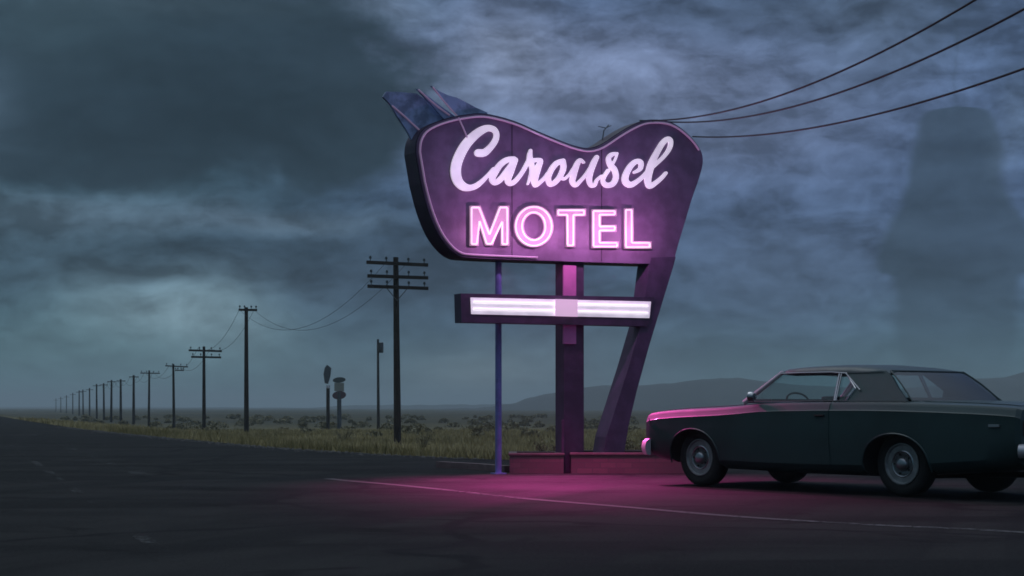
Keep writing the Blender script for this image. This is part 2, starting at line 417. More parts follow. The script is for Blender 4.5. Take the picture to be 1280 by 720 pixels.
# ------------------------------------------------------------------ ground, road
ROADK = .33        # the road runs off towards (-.33, 1)
G_EDGE = [(-.33 * 900 + 3.2, 900), (-.33 * 300 + 3.6, 300), (-.33 * 120 + 4.4, 120), (-.33 * 70 + 5.0, 70), (-12.4, 55), (-7.1, 41.5), (-4.3, 35.0),
          (-2.1, 31.0), (-.5, 28.6), (1.2, 26.6), (3.0, 25.6), (6, 25.2), (14, 25.4), (30, 26), (70, 28)]
def edge_d(x):
    for (x0, d0), (x1, d1) in zip(G_EDGE, G_EDGE[1:]):
        if x0 <= x <= x1: return d0 + (d1 - d0) * (x - x0) / (x1 - x0)
    return 900 if x < 0 else 28
def ground_z(x, d):
    if d < 10: return -.05
    ex = edge_d(x)
    # distance beyond the pavement edge, measured along x for the road and along d for the lot
    beyond = min((d - ex), (x + ROADK * d) - 4.2 if d > 45 else 99) if d > ex else -1
    if beyond <= 0: return -.05
    z = -.05 - .62 * sstep(beyond, 0, 11) - .55 * sstep(d, 95, 150) * sstep(beyond, 0, 10)
    z += .05 * mnoise.noise(Vector((x * .3, d * .3, 0))) * sstep(beyond, 0, 3)
    return z
ys = list(np.concatenate([np.arange(-30, 20, 10), np.arange(20, 60, 1.0), np.arange(60, 160, 4), np.geomspace(160, 7000, 40)]))
xs_n = 120
V, Fc = [], []
for yy in ys:
    half = max(60, yy * .75 + 20)
    for i in range(xs_n + 1):
        x = -half + 2 * half * i / xs_n - (.05 * yy if yy > 0 else 0)
        V.append((x, yy, ground_z(x, yy)))
for j in range(len(ys) - 1):
    for i in range(xs_n):
        a = j * (xs_n + 1) + i; Fc.append((a, a + 1, a + xs_n + 2, a + xs_n + 1))
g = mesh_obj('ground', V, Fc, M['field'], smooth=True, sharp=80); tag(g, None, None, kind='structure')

bm = bmesh.new()
edge = []
for (a, b) in zip(G_EDGE, G_EDGE[1:]):
    nseg = max(1, int(min(math.dist(a, b), 200) / .7))
    for k in range(nseg):
        t = k / nseg; x = a[0] + (b[0] - a[0]) * t; d = a[1] + (b[1] - a[1]) * t
        j = .22 * mnoise.noise(Vector((x * .8, d * .8, 4)))
        edge.append((x + j, d + j))
edge.append(G_EDGE[-1])
poly = edge + [(70, -25), (-70, -25), (-70, 190), (-305, 900)]
vs = [bm.verts.new((x, d, 0)) for x, d in poly]; f = bm.faces.new(vs)
bmesh.ops.triangulate(bm, faces=[f])
for fc in bm.faces:
    if fc.normal.z < 0: fc.normal_flip()
rd = bm_obj('road', bm, M['asphalt'], recalc=False); tag(rd, None, None, kind='structure')

def stripe(name, pts, width, material, z=.004):
    bm = bmesh.new(); L_, R_ = [], []
    pts = smooth_closed(pts, 6, closed=False)
    for i, p in enumerate(pts):
        q0, q1 = pts[max(i - 1, 0)], pts[min(i + 1, len(pts) - 1)]
        t = Vector((q1[0] - q0[0], q1[1] - q0[1])).normalized(); n = Vector((-t.y, t.x)) * width / 2
        L_.append(bm.verts.new((p[0] + n.x, p[1] + n.y, z))); R_.append(bm.verts.new((p[0] - n.x, p[1] - n.y, z)))
    for i in range(len(pts) - 1): bm.faces.new((L_[i], R_[i], R_[i + 1], L_[i + 1]))
    o = bm_obj(name, bm, material, recalc=False); tag(o, None, None, kind='structure'); return o
wl = [floor_at(*p) for p in ((410, 598.5), (432, 601), (490, 606), (560, 613), (650, 623), (780, 634), (920, 646), (1100, 657), (1280, 666))] + [(6.5, 8.6), (9.5, 5.0)]
wl = [(p[0], p[1]) for p in wl]
stripe('road_edge_line', wl, .13, M['line'])
stripe('road_centre_line', [(2.42 - .33 * d, d) for d in (110, 80, 60, 42, 30, 24, 21)], .20, M['line_faint'])
stripe('road_seam_line', [(1.25 - .33 * d, d) for d in (60, 42, 30, 22, 15, 10, 6, 3)], .11, M['line_faint'])

# ------------------------------------------------------------------ hills
def hill(name, prof, d, depth, foot=-1.4):
    prof = [(u, v) for u, v in prof]
    us = np.linspace(prof[0][0], prof[-1][0], 220); vs_ = np.interp(us, [p[0] for p in prof], [p[1] for p in prof])
    V, Fc = [], []; rows = [(-1.0, 0), (-.72, .22), (-.45, .55), (-.2, .86), (0, 1), (.3, .8), (1, 0)]
    for k, (t, hgt) in enumerate(rows):
        for i, (u, v) in enumerate(zip(us, vs_)):
            p = at(u, v, d); top = p.z + d * .0006 * mnoise.noise(Vector((u * .06, 0, 1)))
            jx = 1 + .12 * mnoise.noise(Vector((u * .02, t * 3, 3)))
            z = foot + (top - foot) * hgt * (jx if 0 < hgt < 1 else 1)
            V.append((p.x, d + t * depth, max(z, foot)))
    n = len(us)
    for k in range(len(rows) - 1):
        for i in range(n - 1):
            a = k * n + i; Fc.append((a, a + 1, a + n + 1, a + n))
    o = mesh_obj(name, V, Fc, M['hill'], smooth=True, sharp=60); tag(o, None, None, kind='structure'); return o
hill('hills', [(560, 511), (600, 509.6), (625, 507), (645, 503), (660, 498), (680, 493), (700, 489), (725, 485), (750, 482), (765, 481.5), (785, 483), (802, 481.5),
               (840, 479), (865, 475.5), (900, 472.5), (927, 472.5), (942, 475.5), (965, 477.5), (985, 480), (1050, 484), (1120, 486), (1180, 482),
               (1215, 473.5), (1239, 473), (1257, 471.5), (1280, 465), (1340, 460), (1420, 470), (1600, 490), (1800, 510)], 1500, 330)
hill('low_hills', [(180, 511), (240, 509.6), (300, 509.3), (350, 510.2), (400, 509.8), (430, 507), (470, 506), (530, 506.2), (580, 505.6), (620, 505.3), (700, 503), (800, 505), (1000, 500), (1300, 498), (1600, 505)], 2600, 500)
hill('far_hills', [(-900, 509.5), (-300, 507.8), (0, 508.6), (120, 508.4), (220, 509.4), (300, 510)], 4200, 700)

# ------------------------------------------------------------------ neon motel sign
SD = Vector((.886, .463, 0))                         # along the sign's face, left to right
SN = Vector((.463, -.886, 0))                        # out of the face
col_base = at(713, 590, 22.5); SO = Vector((col_base.x, 22.5, 0))
SROT = math.atan2(SD.y, SD.x)
def face_xy(u, v, off=0.0):
    """photo pixel -> (along, up) on the sign's own plane, off metres in front of the face"""
    r = Vector(((u - CX) / FPX, 1, -(v - HY) / FPX)); c0 = Vector((0, 0, CAMH)); p0 = SO + SN * off
    t = (p0 - c0).dot(SN) / r.dot(SN); p = c0 + r * t
    return ((p - SO).dot(SD), p.z)
# local frame of the sign: x along the face, y into the cabinet, z up
sign = thing('motel_sign', 'tall purple roadside motel sign with glowing white script and pink neon letters on two legs', 'sign', SO, SROT)
outline_px = [(519.5, 190), (521, 176), (527, 164), (537, 156), (554, 149), (575, 144), (599, 141.2), (620, 144), (647, 152), (675, 164.4), (703, 176), (722, 182.5),
              (737, 184.6), (752, 180), (772, 167), (790, 156.5), (807, 150), (828, 149.6), (845, 155), (863, 169), (876, 186), (879.5, 202), (875, 222), (866, 248), (857, 278),
              (848, 308), (842.5, 330)]
low_px = [(818, 331), (760, 329.4), (703, 327.6), (640, 325.5), (590, 323.2), (574, 320.5), (561, 311), (547, 292), (535, 263), (526, 229)]
face_pts = smooth_closed([face_xy(*p) for p in outline_px], 4, closed=False) + smooth_closed([face_xy(*p) for p in low_px], 4, closed=False)
def inset(poly, dist):
    n = len(poly); out = []
    area = sum(poly[i][0] * poly[(i + 1) % n][1] - poly[(i + 1) % n][0] * poly[i][1] for i in range(n))
    s = 1 if area > 0 else -1
    for i in range(n):
        p0, p1, p2 = (np.array(poly[(i + k) % n]) for k in (-1, 0, 1))
        e1 = p1 - p0; e2 = p2 - p1; e1 = e1 / (np.linalg.norm(e1) + 1e-9); e2 = e2 / (np.linalg.norm(e2) + 1e-9)
        n1 = np.array((-e1[1], e1[0])) * s; n2 = np.array((-e2[1], e2[0])) * s
        m_ = n1 + n2; L = np.dot(m_, m_); m_ = m_ * (2 / L) if L > .25 else n1
        out.append(tuple(p1 + m_ * dist))
    return out
TH = .36
bm = bmesh.new(); prism(bm, face_pts, .02, TH); bm_obj('cabinet', bm, M['cabinet'], sign)
bm = bmesh.new(); prism(bm, inset(face_pts, .012), .0, .0195); bm_obj('sign_face', bm, M['purple'], sign)
# sheet-metal joints on the face
for (u0, v0, u1, v1) in ((640, 150, 640, 324), (752, 183, 752, 328)):
    a, b = face_xy(u0, v0), face_xy(u1, v1); bm = bmesh.new()
    if abs(a[0] - b[0]) < .2: box(bm, (a[0] - .006, -.004, b[1] + .01), (a[0] + .006, -.0005, a[1] - .03))
    else: box(bm, (a[0] + .05, -.003, a[1] - .006), (b[0] - .05, -.0006, a[1] + .006))
    bm_obj('panel_joint', bm, M['cabinet'], sign)
# outline tube that follows the edge
bm = bmesh.new(); ol = inset(face_pts, .05); k_ = len(ol); i0_ = len(smooth_closed(outline_px, 4, closed=False)) + 10; ol = [ol[(i0_ + i) % k_] for i in range(k_ - 10 - 24)]; tube(bm, [(x, -.02, z) for x, z in ol], .014, 6)
bm_obj('outline_tube', bm, M['outline'], sign, smooth=True)

# --- script lettering: brush strokes (photo crop units -> sign plane), joined into one raised shape
def S1(x, y, r): return (550 + x / 8, 150 + y / 8, r / 8 * (.93 if r > 38 else .82))
def S2(x, y, r): return (690 + x / 8, 150 + y / 8, r / 8 * .80)
strokes = [
 [S1(*p) for p in ((385, 328, 40), (445, 326, 40), (505, 275, 38), (555, 205, 35), (568, 145, 32), (545, 98, 34), (490, 80, 38), (420, 102, 42), (340, 160, 47), (265, 240, 51), (205, 340, 53), (168, 440, 54), (160, 530, 54), (182, 610, 50), (232, 662, 44), (295, 678, 38), (360, 660, 34), (420, 615, 28), (480, 555, 22), (540, 490, 24))],
 [S1(*p) for p in ((740, 390, 32), (670, 400, 35), (602, 450, 36), (550, 530, 38), (525, 590, 36), (555, 625, 33), (610, 590, 34), (680, 500, 33), (750, 410, 33))],
 [S1(*p) for p in ((755, 400, 32), (712, 520, 34), (682, 600, 36), (705, 632, 33), (750, 615, 28), (810, 545, 25), (855, 470, 25), (890, 400, 25))],
 [S1(*p) for p in ((908, 305, 20), (900, 380, 34), (925, 490, 30), (898, 590, 17), (880, 640, 12))],
 [S1(*p) for p in ((925, 405, 28), (1010, 402, 23), (985, 470, 38), (950, 570, 40), (955, 650, 28), (1000, 625, 24), (1048, 580, 22), (1085, 530, 22))],
 [S2(*p) for p in ((112, 410, 32), (50, 432, 33), (-5, 500, 34), (-34, 580, 33), (-15, 640, 32), (30, 625, 32), (82, 565, 32), (118, 480, 34), (112, 410, 32))],
 [S2(*p) for p in ((90, 570, 22), (125, 588, 20), (170, 552, 16), (215, 490, 20))],
 [S2(*p) for p in ((322, 424, 15), (280, 402, 25), (242, 470, 36), (217, 560, 36), (208, 615, 34), (240, 650, 28), (290, 605, 22), (340, 550, 22), (380, 490, 22))],
 [S2(*p) for p in ((450, 372, 28), (420, 430, 36), (387, 520, 36), (376, 600, 33), (395, 652, 27), (430, 650, 23), (452, 600, 20), (500, 560, 18))],
 [S2(*p) for p in ((655, 332, 13), (600, 345, 27), (568, 385, 28), (588, 450, 34), (630, 500, 34), (642, 580, 34), (605, 642, 34), (545, 650, 32), (513, 612, 26), (528, 560, 24), (565, 505, 24))],
 [S2(*p) for p in ((655, 335, 13), (638, 390, 13), (606, 440, 20))],
 [S2(*p) for p in ((828, 522, 18), (885, 488, 26), (892, 425, 30), (842, 415, 31), (782, 470, 35), (738, 560, 39), (742, 620, 40), (790, 648, 36), (860, 610, 28), (920, 558, 24), (975, 495, 24))],
 [S2(*p) for p in ((975, 500, 22), (1060, 425, 22), (1130, 355, 23), (1180, 280, 26), (1190, 212, 29), (1160, 190, 31), (1110, 230, 33), (1050, 330, 36), (1002, 430, 43), (972, 530, 43), (962, 610, 40), (982, 660, 34), (1040, 628, 28), (1100, 578, 24), (1142, 530, 20))],
]
def script_contours(strokes, res=3.0):
    x0, y0, x1, y1 = 555, 148, 850, 245
    W_, H_ = int((x1 - x0) * res), int((y1 - y0) * res)
    gx, gy = np.meshgrid(x0 + np.arange(W_) / res, y0 + np.arange(H_) / res)
    D = np.full(gx.shape, 50.0)
    for st in strokes:
        st = smooth_closed(st, 4, closed=False)
        for (ax, ay, ar), (bx, by, br) in zip(st, st[1:]):
            m_ = 14; i0 = max(0, int((min(ax, bx) - m_ - x0) * res)); i1 = min(W_, int((max(ax, bx) + m_ - x0) * res))
            j0 = max(0, int((min(ay, by) - m_ - y0) * res)); j1 = min(H_, int((max(ay, by) + m_ - y0) * res))
            X, Y = gx[j0:j1, i0:i1], gy[j0:j1, i0:i1]
            L2 = (bx - ax) ** 2 + (by - ay) ** 2 + 1e-9
            t = np.clip(((X - ax) * (bx - ax) + (Y - ay) * (by - ay)) / L2, 0, 1)
            d = np.hypot(X - ax - t * (bx - ax), Y - ay - t * (by - ay)) - (ar + (br - ar) * t)
            D[j0:j1, i0:i1] = np.minimum(D[j0:j1, i0:i1], d)
    # marching squares
    segs = {}
    def key(j, i, e): return (j, i, e)
    def pt(k):
        j, i, e = k
        if e == 0: a, b = D[j, i], D[j, i + 1]; t = a / (a - b); return (x0 + (i + t) / res, y0 + j / res)
        a, b = D[j, i], D[j + 1, i]; t = a / (a - b); return (x0 + i / res, y0 + (j + t) / res)
    In = D < 0
    cells = np.argwhere((In[:-1, :-1].astype(int) + In[1:, :-1] + In[:-1, 1:] + In[1:, 1:]) % 4 != 0)
    nb = {}
    for j, i in cells:
        tl, tr, br_, bl = In[j, i], In[j, i + 1], In[j + 1, i + 1], In[j + 1, i]
        es = []
        if tl != tr: es.append((j, i, 0))
        if tr != br_: es.append((j, i + 1, 1))
        if br_ != bl: es.append((j + 1, i, 0))
        if bl != tl: es.append((j, i, 1))
        for a, b in ((0, 1), (2, 3)):
            if b < len(es): nb.setdefault(es[a], []).append(es[b]); nb.setdefault(es[b], []).append(es[a])
    loops, seen = [], set()
    for s in list(nb):
        if s in seen: continue
        lp = [s]; seen.add(s); cur = s
        while True:
            nx = [k for k in nb[cur] if k not in seen]
            if not nx: break
            cur = nx[0]; seen.add(cur); lp.append(cur)
        if len(lp) > 12: loops.append([pt(k) for k in lp][::2])
    return loops
def curve_shape(name, loops, extrude, material, parent, y=0.0, bevel=0.0):
    cu = bpy.data.curves.new(name, 'CURVE'); cu.dimensions = '2D'; cu.fill_mode = 'BOTH'; cu.extrude = extrude; cu.bevel_depth = bevel
    for lp in loops:
        sp = cu.splines.new('POLY'); sp.points.add(len(lp) - 1); sp.use_cyclic_u = True
        for i, (a, b) in enumerate(lp): sp.points[i].co = (a, b, 0, 1)
    tmp = bpy.data.objects.new(name + '_tmp', cu); col.objects.link(tmp)
    dg = bpy.context.evaluated_depsgraph_get(); me = bpy.data.meshes.new_from_object(tmp.evaluated_get(dg))
    bpy.data.objects.remove(tmp); bpy.data.curves.remove(cu)
    me.name = name; me.transform(Matrix.Rotation(R(90), 4, 'X')); me.transform(Matrix.Translation((0, y, 0)))
    me.materials.clear(); me.materials.append(material)
    return link(bpy.data.objects.new(name, me), parent)
loops = [[face_xy(u, v, .028) for u, v in lp] for lp in script_contours(strokes)]
curve_shape('script_lettering', loops, .012, M['script'], sign, y=-.016)

# --- MOTEL letters: enamelled letter with a double neon outline
def K(x, y): return (580 + x / 5.12, 245 + y / 5.12)
letters = {
 'M': [[(42, 318), (42, 62), (106, 62), (166, 222), (228, 62), (290, 62), (290, 318), (240, 318), (240, 160), (186, 316), (142, 316), (94, 160), (94, 318)]],
 'O': [[(450 + 124 * math.cos(a), 193 + 135 * math.sin(a)) for a in np.linspace(0, 2 * math.pi, 41)[:-1]],
       [(450 + 66 * math.cos(a), 193 + 80 * math.sin(a)) for a in np.linspace(0, 2 * math.pi, 41)[:-1]]],
 'T': [[(598, 80), (782, 80), (782, 129), (713, 129), (713, 326), (658, 326), (658, 129), (598, 129)]],
 'E': [[(824, 85), (978, 85), (978, 128), (880, 128), (880, 184), (978, 184), (978, 229), (880, 229), (880, 290), (992, 290), (992, 333), (824, 333)]],
 'L': [[(1032, 78), (1086, 78), (1086, 290), (1202, 290), (1202, 337), (1032, 337)]],
}
pm = None
for ch, polys in letters.items():
    lo = curve_shape('letter', [[face_xy(*K(x, y), .05) for x, y in p] for p in polys], .02, M['mletter'], sign, y=-.032)
    lo['label'] = 'pink neon letter %s' % ch
    bm = bmesh.new()
    for k, p in enumerate(polys):
        q = [face_xy(*K(x, y), .08) for x, y in p]
        q = inset(q, .021 if k == 0 else -.021)
        if ch == 'O': tube(bm, [(x, -.062, z) for x, z in q], .0125, 6, cyc=True)
        else:
            dense = []
            for i in range(len(q)):
                a, b = np.array(q[i]), np.array(q[(i + 1) % len(q)]); L = np.linalg.norm(b - a)
                m_ = min(.008 / L, .3)
                dense += [tuple(a + (b - a) * m_), tuple(a + (b - a) * (1 - m_))]
            tube(bm, [(x, -.062, z) for x, z in dense], .0125, 6, cyc=True)
    bm_obj('neon_tube', bm, M['neon'], lo, smooth=True)

# --- tail fins at the top left
fins = [
 ([(483, 114.5), (500, 115), (521, 117), (542, 131), (563, 145), (556, 156), (533, 172), (520, 184), (508, 162), (496, 144), (488, 130), (479, 121)], .20, .05),
 ([(521, 111), (530, 116), (545, 128), (560, 139), (576, 150), (570, 158), (556, 150), (540, 131)], .13, .04),
 ([(539, 107), (549, 114), (560, 119), (571, 122), (583, 128), (594, 134), (610, 141), (600, 152), (578, 152), (566, 137)], .06, .04)]
for poly, y, t in fins:
    bm = bmesh.new(); prism(bm, [face_xy(u, v, -y) for u, v in poly], y, y + t); bm_obj('tail_fin', bm, M['fin'], sign)
for line, y in (([(490, 132), (503, 143), (516, 155), (529, 167)], .185), ([(523, 112), (536, 124), (548, 134), (562, 144)], .115), ([(541, 109), (556, 128), (573, 147)], .045), ([(573, 147), (579, 160), (584, 172)], -.03)):
    bm = bmesh.new(); tube(bm, [(face_xy(u, v, -y)[0], y, face_xy(u, v, -y)[1]) for u, v in line], .011, 6)
    bm_obj('fin_tube', bm, M['outline'], sign, smooth=True)
# --- short stub antenna behind the saddle
bm = bmesh.new()
q = [face_xy(u, v, -.25) for u, v in ((752, 181), (755, 163), (761, 156))]
tube(bm, [(x, .25, z) for x, z in q], .008, 5)
q = [face_xy(u, v, -.25) for u, v in ((748, 158), (757, 160), (764, 157))]
tube(bm, [(x, .25, z) for x, z in q], .006, 5)
bm_obj('wire_bracket', bm, M['galv'], sign)

# --- main column
def colpoly(uv, off=0.0): return [face_xy(u, v, off) for u, v in uv]
cw = [face_xy(705, 331, -.08)[0], face_xy(730, 331, -.08)[0]]
ztop = face_xy(715, 327, -.08)[1] + .004
bm = bmesh.new(); box(bm, (cw[0], .08, .0), (cw[1], .32, ztop), .006); bm_obj('column', bm, M['column'], sign)
# pink light on the upper column, put in as coloured plates
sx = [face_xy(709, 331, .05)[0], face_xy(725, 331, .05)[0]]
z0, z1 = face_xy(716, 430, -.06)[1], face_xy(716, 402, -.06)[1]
bm = bmesh.new(); box(bm, (sx[0], .05, z0), (sx[1], .078, z1 - .005), .003); bm_obj('glow_plate', bm, M['glow_plate'], sign)
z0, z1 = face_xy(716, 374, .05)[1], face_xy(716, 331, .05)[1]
bm = bmesh.new(); box(bm, (sx[0], .05, z0), (sx[1], .078, z1), .003); bm_obj('glow_plate', bm, M['glow_plate'], sign)
# conduit up the column's left corner
cx_ = face_xy(707, 560, .0)[0]
bm = bmesh.new(); tube(bm, [(cx_ - .03, .02, 0), (cx_ - .03, .02, .35), (cx_ - .03, .02, .72)], .022, 8); bm_obj('conduit', bm, M['column'], sign, smooth=True)
# --- slanted right leg
leg = colpoly([(811, 334), (814, 322), (844.6, 321), (842.0, 331.5), (829, 374), (812, 430), (796, 488), (786, 530), (777, 585), (752, 585), (758, 546), (771, 505), (786, 458), (803, 400)], 0)
zb = min(z for x, z in leg)
leg = [(x, max(z, .02)) for x, z in leg]
bm = bmesh.new(); prism(bm, leg, -.003, .30); bm_obj('slanted_leg', bm, M['leg'], sign)
# --- light box with its lit panel
lb = colpoly([(576, 366.8), (700, 369.4), (818, 371.5), (813, 400), (808, 408), (700, 405.5), (577, 403)], .03)
bm = bmesh.new(); prism(bm, lb, -.03, .17); lbo = bm_obj('light_box', bm, M['column'], sign)
pp = colpoly([(588, 371.9), (813.5, 377.0), (811.5, 397.6), (589, 392.6)], .035)
bm = bmesh.new(); prism(bm, pp, -.042, -.0305); bm_obj('lit_panel', bm, M['panel'], lbo)
bm = bmesh.new()
for (u0, v0, u1, v1) in ((592, 377.5, 810, 382.3), (592, 386.3, 810, 391.5)):
    a, b = face_xy(u0, v0, .05), face_xy(u1, v1, .05); tube(bm, [(a[0], -.05, a[1]), (b[0], -.05, b[1])], .014, 8)
bm_obj('fluorescent_tube', bm, M['tube_streak'], lbo, smooth=True)
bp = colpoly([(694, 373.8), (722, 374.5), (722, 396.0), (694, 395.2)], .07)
bm = bmesh.new(); prism(bm, bp, -.074, -.068); bm_obj('pink_tint_band', bm, M['band'], lbo)  # pink tint over the panel, put in as a glowing band
# --- thin support pole
tx = face_xy(623, 330, -.26)[0]; tz = face_xy(623, 325, -.26)[1] + .02
bm = bmesh.new(); tube(bm, [(tx, .26, 0), (tx, .26, 1.2), (tx, .26, tz)], .043, 12); box(bm, (tx - .08, .18, 0), (tx + .08, .34, .015)); bm_obj('support_pole', bm, M['pole_purple'], sign, smooth=True)
# --- added bodiless lamps ahead of the face, standing in for the neon's light
def lamp(kind, name, loc, energy, color, radius=.0, **kw):
    d = bpy.data.lights.new(name, kind); d.energy = energy; d.color = color; d.shadow_soft_size = radius
    for k, v in kw.items(): setattr(d, k, v)
    o = bpy.data.objects.new(name, d); o.location = loc; link(o, sign); return o
POOL_PINK = (1.0, .09, .50)
for u, v in ((612, 290), (668, 290), (714, 291), (757, 292), (800, 294)):
    x, z = face_xy(u, v, .2); lamp('POINT', 'neon_fill', (x, -.42, z), 9.0, (1, .36, .88))
for u, v in ((600, 205), (690, 210), (790, 210)):
    x, z = face_xy(u, v, .2); lamp('POINT', 'script_fill', (x, -.55, z), 3.2, (.72, .5, 1.0))
for u, e in ((620, 900), (690, 1250), (740, 50)):
    x, z = face_xy(u, 330, .5)
    o = lamp('SPOT', 'pool_fill', (x, -.62, z - .02), e, POOL_PINK, .08, spot_size=R(106), spot_blend=1.0)  # added floating spot that casts the pink pool on the ground
    o.rotation_euler = (R(-28), R(3), R(0))

# ------------------------------------------------------------------ planter round the sign's feet
def planter(name, u0, u1, vb, vt, depth, label):
    d = CAMH * FPX / (vb - HY); x0, x1 = (u0 - CX) / FPX * d, (u1 - CX) / FPX * d; h = (vb - vt) / FPX * d
    t = thing(name, label, 'planter', ((x0 + x1) / 2, d, 0)); w2 = (x1 - x0) / 2
    bm = bmesh.new(); th = .1
    box(bm, (-w2, 0, 0), (w2, th, h - .035)); box(bm, (-w2, depth - th, 0), (w2, depth, h - .035))
    box(bm, (-w2, th, 0), (-w2 + th, depth - th, h - .035)); box(bm, (w2 - th, th, 0), (w2, depth - th, h - .035))
    bm_obj('brick_wall', bm, M['brick'], t)
    bm = bmesh.new(); e = .015
    box(bm, (-w2 - e, -e, h - .033), (w2 + e, th + e, h), .008); box(bm, (-w2 - e, depth - th - e, h - .033), (w2 + e, depth + e, h), .008)
    box(bm, (-w2 - e, th + e + .001, h - .033), (-w2 + th, depth - th - e - .001, h), .006); box(bm, (w2 - th, th + e + .001, h - .033), (w2 + e, depth - th - e - .001, h), .006)
    bm_obj('coping', bm, M['concrete'], t)
    bm = bmesh.new(); box(bm, (-w2 + th, th, 0.01), (w2 - th, depth - th, h - .07)); bm_obj('soil', bm, M['soil'], t)
    return t
planter('brick_planter', 637, 704.5, 592, 566.5, 1.0, 'short low brick planter left of the sign column and conduit')
planter('brick_planter', 714, 905, 592, 566, 1.5, 'long low brick planter between the sign column and the parked car')
# low kerb running left from the planter
bm = bmesh.new()
kp = [floor_at(*p) for p in ((636, 590), (600, 587), (575, 585.5), (550, 584))]
for i in range(len(kp) - 1):
    a, b = Vector((*kp[i], 0)), Vector((*kp[i + 1], 0)); t = (b - a).normalized(); n = Vector((-t.y, t.x, 0)) * .07
    vs = [bm.verts.new(p + Vector((0, 0, z))) for z in (0, .085) for p in (a + n, a - n, b - n, b + n)]
    for q in ((0, 1, 2, 3), (4, 7, 6, 5), (0, 4, 5, 1), (1, 5, 6, 2), (2, 6, 7, 3), (3, 7, 4, 0)): bm.faces.new([vs[i] for i in q])
kb = bm_obj('kerb', bm, M['concrete']); tag(kb, None, None, kind='structure')

# ------------------------------------------------------------------ utility poles
def make_pole(u, vt, vb, H, arms, label, group, lean=0.0, bits=True, name='utility_pole', extra=None):
    hp = vb - vt; d = H * FPX / hp; x = (u - CX) / FPX * d
    z0 = CAMH - (vb - HY) / FPX * d
    zg = ground_z(x, d); z0 = min(z0, zg)
    t = thing(name, label, 'utility pole', (x, d, z0), R(18), group)
    top = CAMH - (vt - HY) / FPX * d - z0
    bm = bmesh.new(); r = .13 if H > 6.5 else .12
    if d > 180: r = .16
    tube(bm, [(0, 0, -.3), (lean * .3, 0, top * .33), (lean * .7, 0, top * .66), (lean, 0, top)], [r * 1.15, r * 1.05, r * .92, r * .8], 10); bm_obj('pole', bm, M['wood'], t, smooth=True)
    ends = []
    for (va, du0, du1, tilt) in arms:
        za = CAMH - (va - HY) / FPX * d - z0; s = d / FPX; th = .065 if d < 120 else .05
        bm = bmesh.new()
        a, b = Vector((du0 * s, -r - .05, za + tilt * s)), Vector((du1 * s, -r - .05, za - tilt * s))
        dv = (b - a).normalized(); up = Vector((0, 0, 1)) * th; bk = Vector((0, 1, 0)) * .05
        vs = [bm.verts.new(p + q * 1.0 + w_) for p in (a, b) for q in (-up, up) for w_ in (-bk, bk)]
        for q in ((0, 1, 3, 2), (4, 6, 7, 5), (0, 4, 5, 1), (2, 3, 7, 6), (0, 2, 6, 4), (1, 5, 7, 3)): bm.faces.new([vs[i] for i in q])
        ao = bm_obj('crossarm', bm, M['wood'], t)
        if bits:
            for k in (.06, .32, .68, .94):
                p = a + (b - a) * k; bm = bmesh.new()
                lathe(bm, [(.018, th), (.018, th + .08), (.05, th + .09), (.055, th + .14), (.035, th + .19), (.0, th + .2)], p, 'z', 8)
                bm_obj('insulator', bm, M['insul'], ao, smooth=True)
        ends.append((a, b))
    if bits and arms and d < 80:
        a, b = ends[-1]; bm = bmesh.new()
        for s_ in (-1, 1):
            tube(bm, [(s_ * .5, -r - .04, a.z + .02), (0, -r * .9, a.z - .55)], .018, 5)
        bm_obj('arm_brace', bm, M['galv'], t)
    if extra: extra(t, top, r)
    t.rotation_euler = (R(random.uniform(-.8, .8)), R(random.uniform(-.7, .7)), R(18 + random.uniform(-4, 4)))
    return t, d, top + z0
GP = 'utility poles along the road'
pole_pos = []
def P(*a, **k):
    r_ = make_pole(*a, **k); pole_pos.append(r_); return r_
P(497, 321.5, 557, 7.5, [(330, -39, 40, 1.0), (346.5, -38, 40, .6), (359.5, -38, 40, .8)], 'nearest wooden utility pole with three crossarms, left of the motel sign', GP)
P(308, 384, 543, 7.5, [(387.5, -10, 13, 0)], 'tall bare utility pole with one short crossarm at its top', GP)
P(255, 433, 541, 6, [(438.5, -19, 22, .4), (446.5, -16, 21, .2)], 'utility pole with two crossarms close together near its top', GP)
P(217.5, 455, 539, 6, [(458, -10, 18, .8), (463, 2, 13, 0)], 'utility pole with a tilted upper arm and a short lower arm on one side', GP)
P(186, 463, 535, 6, [(466.5, -11, 13, 0)], 'slim utility pole with a single thin crossarm', GP)
far = [(167, 469, 530), (151, 474, 529), (139, 475, 528), (130, 479, 525), (121, 480, 522), (112, 485, 521), (104, 487, 520), (99, 488, 519), (91, 491, 518), (83, 494, 517), (76, 496, 516), (70, 498, 515)]
far_label = ['dark pole just beyond the slim single-crossarm pole', 'faint pole, second beyond the slim single-crossarm pole']
for i, (u, vt, vb) in enumerate(far):
    lb_ = far_label[i] if i < 2 else 'tiny distant utility pole fading into haze at the far end of the road'
    P(u, vt, vb, 6 if i < 8 else 6.5, [(vt + 2.2, -6 + i * .3, 6 - i * .3, 0)], lb_, GP if i < 2 else 'tiny hazy utility poles at the far end of the road', bits=False)
def transformer(t, top, r):
    bm = bmesh.new(); lathe(bm, [(.0, -.02), (.19, 0), (.21, .05), (.21, .95), (.16, 1.0), (.0, 1.02)], (.33, 0, top - 1.3), 'z', 14)
    tube(bm, [(0, 0, top - .5), (.3, 0, top - .5)], .05, 6); bm_obj('transformer', bm, M['galv'], t, smooth=True)
make_pole(473, 424, 533, 8.4, [], 'lone field pole with a grey transformer can beside its top', None, bits=False, extra=transformer)

